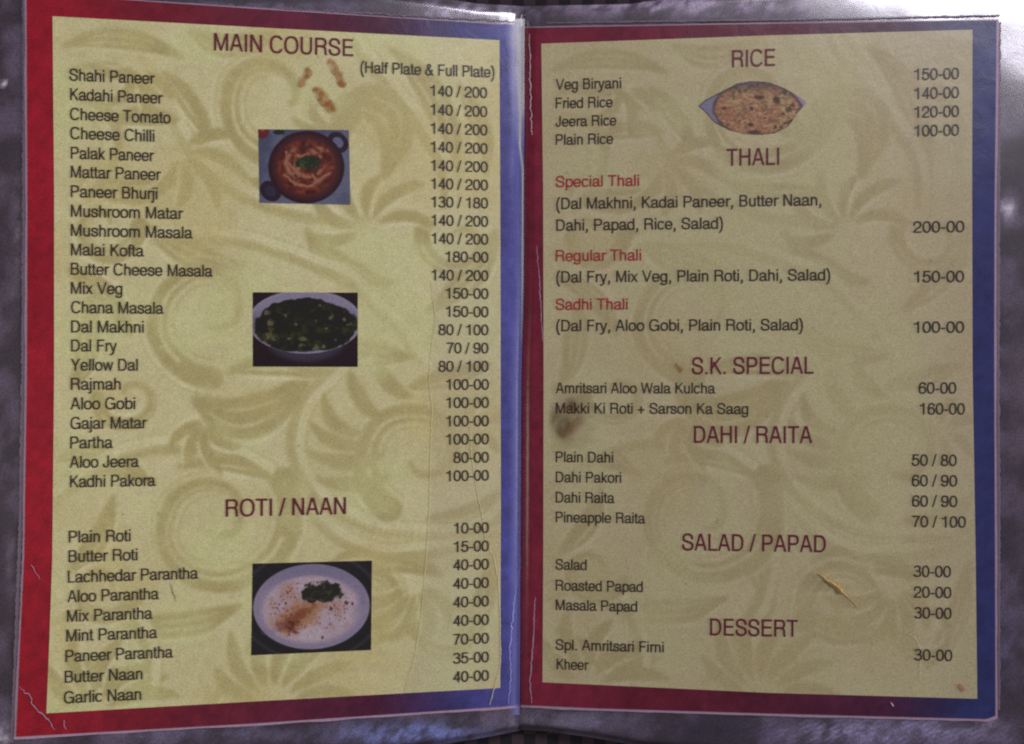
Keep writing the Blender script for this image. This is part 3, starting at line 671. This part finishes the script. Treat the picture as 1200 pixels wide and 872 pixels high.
'g':(556,[[239,-219,330,-212,400,-189,430,-171,457,-147,479,-117,492,-87,503,-33,503,177,510,261,503,351,503,519,498,523,396,523,390,506,342,523,162,520,114,498,78,470,49,435,23,381,8,309,11,195,22,147,38,111,79,57,138,17,210,-3,300,-4,348,6,391,21,389,-45,377,-81,349,-111,306,-128,234,-132,180,-120,152,-99,132,-51,102,-34,66,-35,48,-44,35,-57,30,-81,40,-117,58,-147,83,-171,112,-189,150,-204],[234,81,204,88,174,104,151,129,137,153,119,225,122,321,144,387,180,428,228,446,294,445,324,435,348,419,369,393,384,363,391,333,391,189,369,135,336,100,294,83]]),
'h':(556,[[56,3,60,0,168,3,168,321,174,369,190,405,210,426,240,442,276,447,318,442,346,429,367,405,378,375,384,327,384,3,390,0,496,3,495,339,489,387,475,429,451,465,426,489,390,511,354,524,312,531,258,532,222,528,171,513,168,718,60,718,56,711]]),
'i':(222,[[55,3,60,0,167,3,167,513,162,523,60,523,55,519],[55,615,60,612,167,615,165,717,58,717]]),
'j':(222,[[-23,-213,48,-216,102,-205,143,-177,161,-141,167,-93,167,513,162,523,60,523,55,519,54,-111,48,-129,-18,-130,-42,-140,-54,-152,-61,-171,-57,-189,-42,-204],[55,615,60,612,167,615,165,717,58,717]]),
'k':(500,[[54,3,60,0,166,3,166,135,222,203,228,202,390,2,498,0,506,3,286,279,491,519,486,523,378,523,228,350,204,376,168,348,166,711,162,718,60,718,54,711,54,147,29,117,54,93]]),
'l':(222,[[55,3,60,0,167,3,167,711,162,718,60,718,55,711]]),
'm':(833,[[56,3,60,0,168,3,171,363,182,399,198,424,222,441,252,447,294,442,320,429,342,407,355,375,360,327,360,3,366,0,472,3,472,321,476,369,489,405,509,429,534,443,564,447,600,442,628,429,648,405,659,375,664,321,664,3,774,1,776,345,767,399,746,447,722,477,690,502,648,520,594,531,540,532,492,523,450,504,414,478,384,501,354,515,288,531,228,532,174,519,162,523,60,523,56,519]]),
'n':(556,[[56,3,60,0,168,3,168,321,174,369,190,405,210,426,240,442,276,447,318,442,346,429,367,405,378,375,384,327,384,3,390,0,496,3,496,321,492,369,482,411,468,441,426,489,372,518,312,531,240,531,174,513,162,523,60,523,56,519]]),
'o':(556,[[244,-9,348,-4,396,10,438,32,474,62,499,93,521,135,535,183,541,231,539,315,528,369,511,411,486,449,442,489,396,514,348,528,288,534,222,530,174,519,126,497,91,471,60,435,32,381,19,333,14,249,20,189,37,129,61,87,93,51,132,24,180,3],[228,81,198,93,174,111,155,135,140,165,131,201,126,243,127,297,134,339,158,393,198,431,228,443,258,447,330,442,360,430,384,411,402,387,418,351,428,309,430,261,420,177,393,123,354,91,306,77]]),
'p':(556,[[53,-207,162,-207,165,15,216,-1,270,-9,336,-8,384,1,432,20,468,44,498,75,521,111,540,159,549,207,551,291,545,345,530,393,503,441,470,477,432,504,366,528,306,534,222,527,168,508,162,521,156,523,60,523,51,519,51,363,42,309,40,249,51,159],[252,80,222,92,198,111,176,141,164,171,163,351,191,405,228,435,276,447,342,443,372,431,396,411,417,381,429,351,438,309,440,261,430,177,405,123,366,90,318,77]]),
'r':(333,[[60,3,66,0,172,3,173,309,184,369,205,405,234,425,276,433,336,431,366,442,381,459,384,477,377,495,363,507,336,517,270,519,228,514,174,499,168,523,66,523,60,519]]),
's':(500,[[202,-9,258,-12,306,-9,348,-1,390,14,423,33,450,57,468,82,481,117,483,159,474,195,457,225,426,255,390,277,348,294,178,339,155,351,144,368,145,405,168,431,216,447,276,448,318,437,342,420,357,393,367,351,384,332,402,324,426,322,462,336,473,351,476,369,467,411,446,453,420,483,396,500,330,527,282,534,228,534,180,529,132,515,96,497,66,473,43,441,32,411,29,375,38,339,56,309,83,285,144,257,318,209,348,194,367,171,372,153,370,129,362,111,348,97,300,78,240,74,192,82,156,101,136,129,123,183,102,201,84,207,60,207,26,189,16,165,22,123,36,87,58,57,85,33,120,14]]),
't':(278,[[174,-3,270,0,294,13,305,33,301,57,282,75,258,83,186,84,179,99,178,441,246,443,250,447,250,525,246,529,178,531,178,663,174,668,72,668,66,663,66,531,18,529,14,525,14,447,18,443,66,441,68,87,78,55,99,27,132,8]]),
'u':(556,[[246,-9,312,-8,378,10,384,10,390,0,496,3,496,513,492,523,390,523,384,519,384,201,378,153,362,117,342,96,312,81,276,76,240,80,208,93,187,117,173,153,168,195,168,520,60,523,56,519,56,189,68,117,93,69,132,30,186,3]]),
'w':(722,[[149,3,156,0,251,3,360,356,471,3,570,0,723,519,714,523,624,521,522,171,408,523,318,523,310,519,204,175,198,180,99,519,90,523,0,521]]),
'x':(500,[[0,3,6,0,114,2,252,182,385,3,498,1,500,3,308,261,498,522,390,523,252,341,114,521,6,523,0,519,192,261]]),
'y':(500,[[53,-213,132,-213,192,-197,240,-165,282,-110,340,-87,317,-21,460,375,508,519,504,523,402,523,393,519,258,134,105,519,96,523,6,523,2,519,204,-3,179,-75,150,-114,114,-128,42,-129,12,-148,4,-171,10,-189,30,-206]]),
'&':(667,[[212,-9,306,-10,360,2,426,31,480,73,546,-9,674,-9,544,159,570,219,584,273,591,327,584,351,570,364,546,372,522,372,498,362,480,339,468,263,462,263,346,411,406,447,437,477,465,525,477,573,472,621,450,665,408,700,360,717,294,720,246,711,204,690,168,654,148,609,145,555,163,489,194,435,132,393,81,345,49,297,31,249,24,195,27,159,39,117,58,81,84,51,125,21,168,2],[240,75,198,87,165,111,144,147,136,195,146,249,165,285,198,321,252,360,416,153,382,117,333,87,288,75],[288,485,273,507,260,543,256,573,259,597,270,618,288,631,312,635,336,632,353,621,363,603,365,579,360,555,333,513]]),
'(':(333,[[241,-249,270,-253,294,-247,314,-231,321,-207,314,-189,245,-93,200,9,184,69,171,141,164,285,175,405,203,519,246,615,320,723,319,741,312,754,294,767,270,773,240,768,218,753,159,675,120,603,93,537,73,465,60,387,52,291,60,129,73,57,93,-15,121,-87,158,-153,216,-231]]),
')':(333,[[44,-249,78,-252,112,-237,164,-171,203,-105,238,-21,260,57,274,135,281,231,280,315,270,411,254,489,231,561,192,645,149,711,109,759,72,773,48,770,27,759,14,741,13,723,87,615,132,513,150,447,162,381,169,237,158,117,131,3,88,-93,13,-201,13,-219,19,-231]]),
'+':(584,[[238,21,348,21,348,207,354,212,534,213,534,298,354,298,348,303,348,490,238,489,234,299,54,298,50,291,50,219,54,212,234,211]]),
',':(278,[[80,-159,108,-160,132,-152,167,-123,190,-87,201,-51,206,3,204,21,195,39,192,104,84,101,83,3,94,-3,90,-39,79,-69,48,-99,42,-117,50,-141]]),
'.':(278,[[83,3,192,0,195,3,192,104,84,101]]),
'-':(333,[[40,237,48,232,288,232,293,237,292,315,42,317]]),
'/':(278,[[-33,-15,-24,-19,60,-19,64,-15,312,736,215,735]])}
from mathutils.geometry import tessellate_polygon
CAP = 718.0
_glyph = {}
def glyph(ch):
    if ch not in _glyph:
        adv, loops = GLYPHS[ch]
        polys = [[(p[i], p[i + 1], 0.0) for i in range(0, len(p), 2)] for p in loops]
        def inside(q, P):
            c = False
            for (x0, y0, _), (x1, y1, _) in zip(P, P[1:] + P[:1]):
                if (y0 > q[1]) != (y1 > q[1]) and q[0] < (x1 - x0) * (q[1] - y0) / (y1 - y0) + x0: c = not c
            return c
        V, F, n = [], [], 0
        for P in polys:                                   # every outer loop with the counters inside it
            if any(Q is not P and inside(P[0], Q) for Q in polys): continue
            ring = [P] + [Q for Q in polys if Q is not P and inside(Q[0], P)]
            v = np.array([q[:2] for r in ring for q in r], float)
            for t in tessellate_polygon(ring):
                a, b, c = (v[k] for k in t)
                F.append([k + n for k in (t if (b[0] - a[0]) * (c[1] - a[1]) - (b[1] - a[1]) * (c[0] - a[0]) > 0 else t[::-1])])
            V.append(v); n += len(v)
        V = np.concatenate(V)
        _glyph[ch] = (adv, V, np.array(F, np.int32))
    return _glyph[ch]

def text_raw(s):
    V, F, x, n = [], [], 0.0, 0
    for ch in s:
        if ch == ' ':
            x += 278; continue
        adv, v, f = glyph(ch)
        V.append(v + [x, 0]); F.append(f + n); n += len(v); x += adv
    return np.concatenate(V), np.concatenate(F)

def write(s, x0, x1, y0, cap_px, side, mat, name, parent, y1=None):
    """s runs from x0 to x1 along a baseline that starts at y0; cap_px = height of its capitals at the gutter's scale"""
    v, f = text_raw(s)
    X0, Y0 = to_page(x0, y0, side); X1, Y1 = to_page(x1, y0 if y1 is None else y1, side)
    k = cap_px * DIST / F_PX / CAP
    ax = (v[:, 0] - v[:, 0].min()) * (X1 - X0) / np.ptp(v[:, 0])
    slope = 0.0 if y1 is None else (Y1 - Y0) / (X1 - X0)
    px, py = from_page(X0 + ax, Y0 + v[:, 1] * k + ax * slope, side)
    return mesh_object(name, pos(px, py, side, 0.00036), f, mat, parent)

C_L, C_R, C_P, C_H = 13.3, 12.6, 12.9, 19.6
for s, x0, x1, y in [
    ("Shahi Paneer", 81.3, 181.7, 94.4), ("Kadahi Paneer", 81.5, 191, 117.3), ("Cheese Tomato", 82, 200, 140.4), ("Cheese Chilli", 82.3, 181, 162.8),
    ("Palak Paneer", 83, 181, 186), ("Mattar Paneer", 83, 189, 208.2), ("Paneer Bhurji", 83, 184.5, 231.1), ("Mushroom Matar", 83, 215, 254),
    ("Mushroom Masala", 83, 226, 276.7), ("Malai Kofta", 83, 169, 299.3), ("Butter Cheese Masala", 83, 249.5, 322), ("Mix Veg", 83, 143.5, 344.4),
    ("Chana Masala", 83.3, 192, 367), ("Dal Makhni", 83.3, 168.5, 389.6), ("Dal Fry", 83.3, 137, 411.9), ("Yellow Dal", 83, 161.5, 434.5),
    ("Rajmah", 83, 141.5, 457), ("Aloo Gobi", 82.6, 158.5, 480), ("Gajar Matar", 82.6, 172.5, 502.9), ("Partha", 82.3, 132.5, 525.7),
    ("Aloo Jeera", 81.6, 163, 548.5), ("Kadhi Pakora", 81.3, 182.5, 571.3), ("Plain Roti", 80.5, 153, 636.2), ("Butter Roti", 80.2, 161, 659),
    ("Lachhedar Parantha", 79.5, 232.5, 683), ("Aloo Parantha", 79, 186.5, 706), ("Mix Parantha", 78.5, 179, 729), ("Mint Parantha", 77.6, 184.5, 752),
    ("Paneer Parantha", 76.7, 203, 776), ("Butter Naan", 75.8, 167, 800.4), ("Garlic Naan", 74.7, 165.5, 824.6)]:
    write(s, x0, x1, y, C_L, -1, M_INK, "dish_name", pl)
for s, x0, x1, y in [
    ("140 / 200", 504.4, 571.0, 112.3), ("140 / 200", 504.6, 571.2, 134.6), ("140 / 200", 504.7, 571.4, 156.4), ("140 / 200", 504.9, 571.6, 178.2), ("140 / 200", 505, 571.8, 200),
    ("140 / 200", 505.2, 572, 221.4), ("130 / 180", 505.4, 572.1, 242.8), ("140 / 200", 505.6, 572.2, 264.4), ("140 / 200", 505.7, 572.3, 285.6), ("180-00", 522, 572.5, 307.1),
    ("140 / 200", 505.8, 572.5, 328.6), ("150-00", 522.5, 572.5, 350), ("150-00", 522.6, 572.5, 371.4), ("80 / 100", 514, 572.5, 392.7), ("70 / 90", 523.8, 572.5, 414.2), ("80 / 100", 514, 572.6, 435.7),
    ("100-00", 523, 573, 457), ("100-00", 523, 573, 478.4), ("100-00", 523, 573, 499.9), ("100-00", 523, 573, 521.3), ("80-00", 531.6, 573, 542.7), ("100-00", 523, 573, 564.2),
    ("10-00", 532, 573, 625.6), ("15-00", 532, 573, 647.2), ("40-00", 531.3, 573, 668.6), ("40-00", 531.3, 573, 690.5), ("40-00", 531.3, 573, 712.2), ("40-00", 531.3, 573, 734),
    ("70-00", 531.3, 573, 755.9), ("35-00", 531.3, 573, 778), ("40-00", 531.3, 573, 799.8)]:
    write(s, x0, x1, y, C_P, -1, M_INK, "price", pl)
write("MAIN COURSE", 250.8, 414.2, 59, C_H, -1, M_HEAD, "heading", pl, 66)
write("ROTI / NAAN", 264.5, 405.5, 605.6, C_H, -1, M_HEAD, "heading", pl, 602.6)
write("(Half Plate & Full Plate)", 422.6, 579.6, 85.4, C_L, -1, M_INK, "price_note", pl, 91)

for s, x0, x1, y in [
    ("Veg Biryani", 651.2, 728, 105.2), ("Fried Rice", 651.2, 718, 127.1), ("Jeera Rice", 651, 722.4, 148.5), ("Plain Rice", 651.2, 718.6, 169.9),
    ("Amritsari Aloo Wala Kulcha", 651.2, 838.5, 460.9), ("Makki Ki Roti + Sarson Ka Saag", 651.2, 877, 484.5),
    ("Plain Dahi", 651.2, 718.6, 541.6), ("Dahi Pakori", 651.2, 728, 565.2), ("Dahi Raita", 651.2, 720.4, 588.9), ("Pineapple Raita", 651.2, 756.4, 612.1),
    ("Salad", 651, 687.6, 667.6), ("Roasted Papad", 651.2, 753.4, 692), ("Masala Papad", 651.2, 746.9, 715), ("Spl. Amritsari Firni", 651, 777.9, 761.6), ("Kheer", 651.8, 690, 784.5)]:
    write(s, x0, x1, y, C_R, 1, M_INK, "dish_name", pr)
for s, x1, y in [("Special Thali", 749, 219.4), ("Regular Thali", 751.4, 306.2), ("Sadhi Thali", 735.5, 363.2)]:
    o = write(s, 651.2, x1, y, C_R + 0.6, 1, M_RED, "dish_name", pr); o["label"] = "red " + s.lower() + " line"
for s, x1, y in [("(Dal Makhni, Kadai Paneer, Butter Naan,", 962.6, 245.2), ("Dahi, Papad, Rice, Salad)", 847.3, 270.5),
                 ("(Dal Fry, Mix Veg, Plain Roti, Dahi, Salad)", 973, 331.2), ("(Dal Fry, Aloo Gobi, Plain Roti, Salad)", 941, 388.2)]:
    write(s, 651.8, x1, y, C_R + 0.8, 1, M_INK, "dish_description", pr)
for s, x0, x1, y in [
    ("150-00", 1071.6, 1124, 93.9), ("140-00", 1071.6, 1124, 116), ("120-00", 1071.6, 1124, 138), ("100-00", 1071.6, 1124, 160), ("200-00", 1070.3, 1130.3, 272.8), ("150-00", 1071, 1130, 331),
    ("100-00", 1071, 1130, 390.1), ("60-00", 1076.6, 1120.8, 461.3), ("160-00", 1077.9, 1130.9, 485.7), ("50 / 80", 1068.6, 1121.3, 545.8), ("60 / 90", 1068.6, 1121.9, 569.7), ("60 / 90", 1068.8, 1122, 593.7),
    ("70 / 100", 1069.3, 1132, 617.7), ("30-00", 1070.8, 1114.5, 676), ("20-00", 1071, 1115, 700.4), ("30-00", 1071.6, 1115.2, 724.7), ("30-00", 1071.6, 1116.2, 773.9)]:
    write(s, x0, x1, y, 13.2, 1, M_INK, "price", pr)
for s, x0, x1, y0, y1 in [("RICE", 857.9, 908.5, 78.7, 77), ("THALI", 851.6, 913.2, 194.4, 193), ("S.K. SPECIAL", 810.7, 953.6, 438.6, 438), ("DAHI / RAITA", 813.2, 951.9, 519, 519.4),
                          ("SALAD / PAPAD", 799.3, 967.8, 645, 647.4), ("DESSERT", 832.1, 935, 744.6, 746.6)]:
    write(s, x0, x1, y0, C_H, 1, M_HEAD, "heading", pr, y1)

# --- stains on the print and film
def stain(x0, x1, y0, y1, paint, side, parent, label):
    PX, PY = np.meshgrid(np.arange(x0, x1, 0.6), np.arange(y0, y1, 0.6))
    c, a = paint(PX, PY)
    col = np.concatenate([albedo(np.clip(c, 0, 255)), np.clip(a, 0, 1)[..., None]], -1)
    o = sheet("food_stain", PX, PY, side, 0.00046, M_STAIN_GLARE, parent, col, a > 0.03)
    o["label"] = label

def blot(pts, r, seed, col=(150, 98, 52)):
    def f(X, Y):
        n = fbm(X, Y, 6, seed)
        wx = X + (n - 0.5) * 5; wy = Y + (fbm(X, Y, 6, seed + 3) - 0.5) * 5
        a = seg(wx, wy, pts, r, 2.6) * (0.35 + 1.0 * sm(0.3, 0.62, fbm(X, Y, 7, seed + 5)))
        return mix(np.zeros(X.shape + (3,)) + (176, 136, 88), col, sm(0.4, 0.6, n)), np.clip(a, 0, 1) * 0.8
    return f
stain(344, 370, 74, 108, blot([(353, 98), (355, 91), (361, 88), (361, 82)], 3.0, 5), -1, pl, "small brown food stain under the main course heading")
stain(380, 412, 68, 106, blot([(388, 74), (393, 81), (398, 89), (402, 98)], 3.9, 9), -1, pl, "long brown food stain under the main course heading")
stain(362, 400, 98, 138, blot([(373, 107), (376, 113), (384, 121), (388, 128)], 5.2, 12), -1, pl, "broad brown food stain above the curry picture")
def curry_smear(X, Y):
    n = fbm(X, Y, 9, 31); w = fbm(X, Y, 22, 33)
    a = 0.62 * np.exp(-((X - 671) / 7) ** 2 - ((Y - 475) / 8) ** 2) + 0.62 * np.exp(-(((X - 658) + (Y - 508)) / 8.5) ** 2 - (((X - 658) - (Y - 508) * 0.8) / 5.5) ** 2)
    a += 0.42 * seg(X + (n - .5) * 8, Y + (w - .5) * 14, [(648, 487), (656, 494), (668, 497), (676, 492)], 5, 9) + 0.30 * np.exp(-((X - 664) / 26) ** 2 - ((Y - 490) / 30) ** 2)
    a += 0.25 * np.exp(-((X - 668) / 7) ** 2 - ((Y - 504) / 12) ** 2)
    a *= 0.45 + 1.1 * n
    c = mix(np.zeros(X.shape + (3,)) + (84, 56, 34), (136, 96, 68), sm(662, 676, X) * sm(486, 496, Y) + sm(0.45, 0.7, n) * 0.5)
    return c, np.clip(a * 0.75, 0, 0.6) * sm(0, 10, np.minimum(X - 640, 712 - X)) * sm(0, 12, np.minimum(Y - 440, 532 - Y))
stain(640, 712, 440, 532, curry_smear, 1, pr, "dark brown curry stain over the special dishes")
stain(785, 818, 418, 440, blot([(793, 428), (798, 433)], 1.6, 41, (150, 110, 70)), 1, pr, "tiny brown stain beside the special heading")
stain(1118, 1136, 795, 815, blot([(1125, 804), (1128, 807)], 2.0, 43, (170, 118, 96)), 1, pr, "tiny reddish stain by the lower corner")

# --- creases of the film
T = 0.00026
ribbon("film_crease", [(505, 330), (508, 355), (511, 375), (504, 420), (503, 445), (506.5, 478), (505, 520), (503, 600), (499, 660), (494, 720), (486, 770), (474, 812)], 1.1, -1, T, M_CREAM_CREASE, pl, 3, 0.5)
ribbon("film_crease", [(551, 500), (553, 540), (559, 575), (564, 600), (570, 635), (579, 655), (584, 680), (586, 720), (586.5, 780), (574, 826)], 1.4, -1, T, M_CREAM_CREASE, pl, 4, 0.5)
ribbon("film_crease", [(612, 625), (610, 660), (603, 700), (600, 735), (597, 760), (599, 790), (596, 825)], 1.6, -1, T, M_BLUE_CREASE, pl, 5, 1.0)
ribbon("film_crease", [(23, 805), (34, 815), (38, 826), (50, 838), (58, 845), (64, 855)], 1.2, -1, T, M_EDGE, pl, 6, 1.4)
ribbon("film_crease", [(36, 662), (40, 668), (47, 679)], 0.9, -1, T, M_EDGE, pl, 7, 1.2)
ribbon("film_crease", [(75, 844), (77, 855)], 1.0, -1, T, M_EDGE, pl, 8, 0.8)
ribbon("film_crease", [(200, 684), (206, 705)], 0.8, -1, T, M_INK, pl, 8, 0.5, 0.0001)
ribbon("film_crease", [(620.5, 40), (621.5, 100), (623.5, 158)], 1.3, 1, T, M_CREASE, pr, 9, 0.9)
ribbon("film_crease", [(629, 288), (632, 330), (634, 362), (636, 400)], 0.9, 1, T, M_EDGE, pr, 19, 0.9)
ribbon("film_crease", [(627, 700), (625, 750), (621, 800), (623, 824)], 1.4, 1, T, M_EDGE, pr, 11, 0.7)
ribbon("film_crease", [(1078, 800), (1079, 760), (1073, 748), (1060, 742)], 1.0, 1, T, M_CREAM_CREASE, pr, 12, 0.5)
ribbon("film_crease", [(1044, 823), (1047, 828)], 1.8, 1, T, M_CREASE, pr, 13, 0.3)
# rim of the sleeve just outside the pages
ribbon("seam", [(1171.5, 26), (1169.5, 240), (1169, 436), (1170, 640), (1170.5, 832)], 6.0, 1, -0.0007, M_SEAM, sr, 14, 0.15)
ribbon("seam", [(640, 27), (800, 24.5), (1000, 22), (1172, 18)], 3.0, 1, -0.0007, M_SEAM, sr, 16, 0.4)
ribbon("seam", [(60, -4), (130, 2), (220, 4.5), (330, 10.5), (420, 15), (470, 18), (610, 26)], 2.6, -1, -0.0007, M_SEAM, sl, 17, 1.4)
ribbon("seam", [(27.6, -6), (28.6, 150), (28.4, 300), (27.8, 440), (24.8, 600), (18, 780), (14, 870)], 6.5, -1, -0.0007, M_SEAM, sl, 18, 0.15)
# glare painted as a whitish alpha sheet where the film curves into the gutter
def gutter_glare():
    v = np.linspace(22, 838, 330); u = np.linspace(0, 1, 26)
    PY = np.repeat(v[:, None], len(u), 1); g = gutter(PY) - 0.4
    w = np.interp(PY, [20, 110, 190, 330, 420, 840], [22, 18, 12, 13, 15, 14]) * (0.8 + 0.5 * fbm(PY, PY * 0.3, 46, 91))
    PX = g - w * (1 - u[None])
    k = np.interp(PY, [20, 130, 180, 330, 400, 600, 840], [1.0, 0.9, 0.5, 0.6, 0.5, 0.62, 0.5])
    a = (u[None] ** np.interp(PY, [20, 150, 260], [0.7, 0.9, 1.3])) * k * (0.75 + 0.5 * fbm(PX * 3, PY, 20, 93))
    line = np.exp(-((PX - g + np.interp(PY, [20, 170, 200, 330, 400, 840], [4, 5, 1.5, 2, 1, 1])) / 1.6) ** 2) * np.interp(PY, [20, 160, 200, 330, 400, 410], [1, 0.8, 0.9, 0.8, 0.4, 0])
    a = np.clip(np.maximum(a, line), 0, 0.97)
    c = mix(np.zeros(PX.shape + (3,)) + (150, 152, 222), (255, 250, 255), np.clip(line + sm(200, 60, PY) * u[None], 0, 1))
    sheet("gutter_glare", PX, PY, -1, 0.0006, M_STAIN_GLARE, pl, np.concatenate([albedo(c), a[..., None]], -1))
gutter_glare()

# ------------------------------------------------------------------ a crumb lying on the right page
def crumb():
    pts = np.array([(957.5, 671.5), (963, 675), (968.5, 680), (975, 683.5), (982, 688.5), (984, 691.5), (992, 698), (1001, 707), (1008, 714)])
    n = 40
    c = edge(pts, np.linspace(0, 1, n))
    rng = np.random.RandomState(4)
    c[:, 1] += rng.randn(n) * 0.35
    r = np.interp(np.linspace(0, 1, n), [0, 0.15, 0.42, 0.5, 0.54, 0.62, 1], [0.3, 0.9, 1.6, 2.1, 1.2, 0.5, 0.2]) * (0.8 + 0.4 * rng.rand(n))
    V, F = [], []
    k = 8
    d = np.gradient(c, axis=0); d /= np.hypot(d[:, 0], d[:, 1])[:, None]
    for i in range(n):
        p = pos(c[i, 0], c[i, 1], 1, 0.0005)
        m = r[i] * DIST / F_PX
        for j in range(k):
            a = 2 * math.pi * j / k
            q = m * math.cos(a)
            V.append(p + np.array([-d[i, 1] * q, -d[i, 0] * q, m * 1.4 * (math.sin(a) + 0.9)]))
    for i in range(n - 1):
        for j in range(k):
            F.append((i * k + j, i * k + (j + 1) % k, (i + 1) * k + (j + 1) % k, (i + 1) * k + j))
    o = mesh_object("crumb", V, F, M_CRUMB, None)
    o["label"] = "thin tan crumb lying on the right page beside the salad prices"
    o["category"] = "crumb"
crumb()
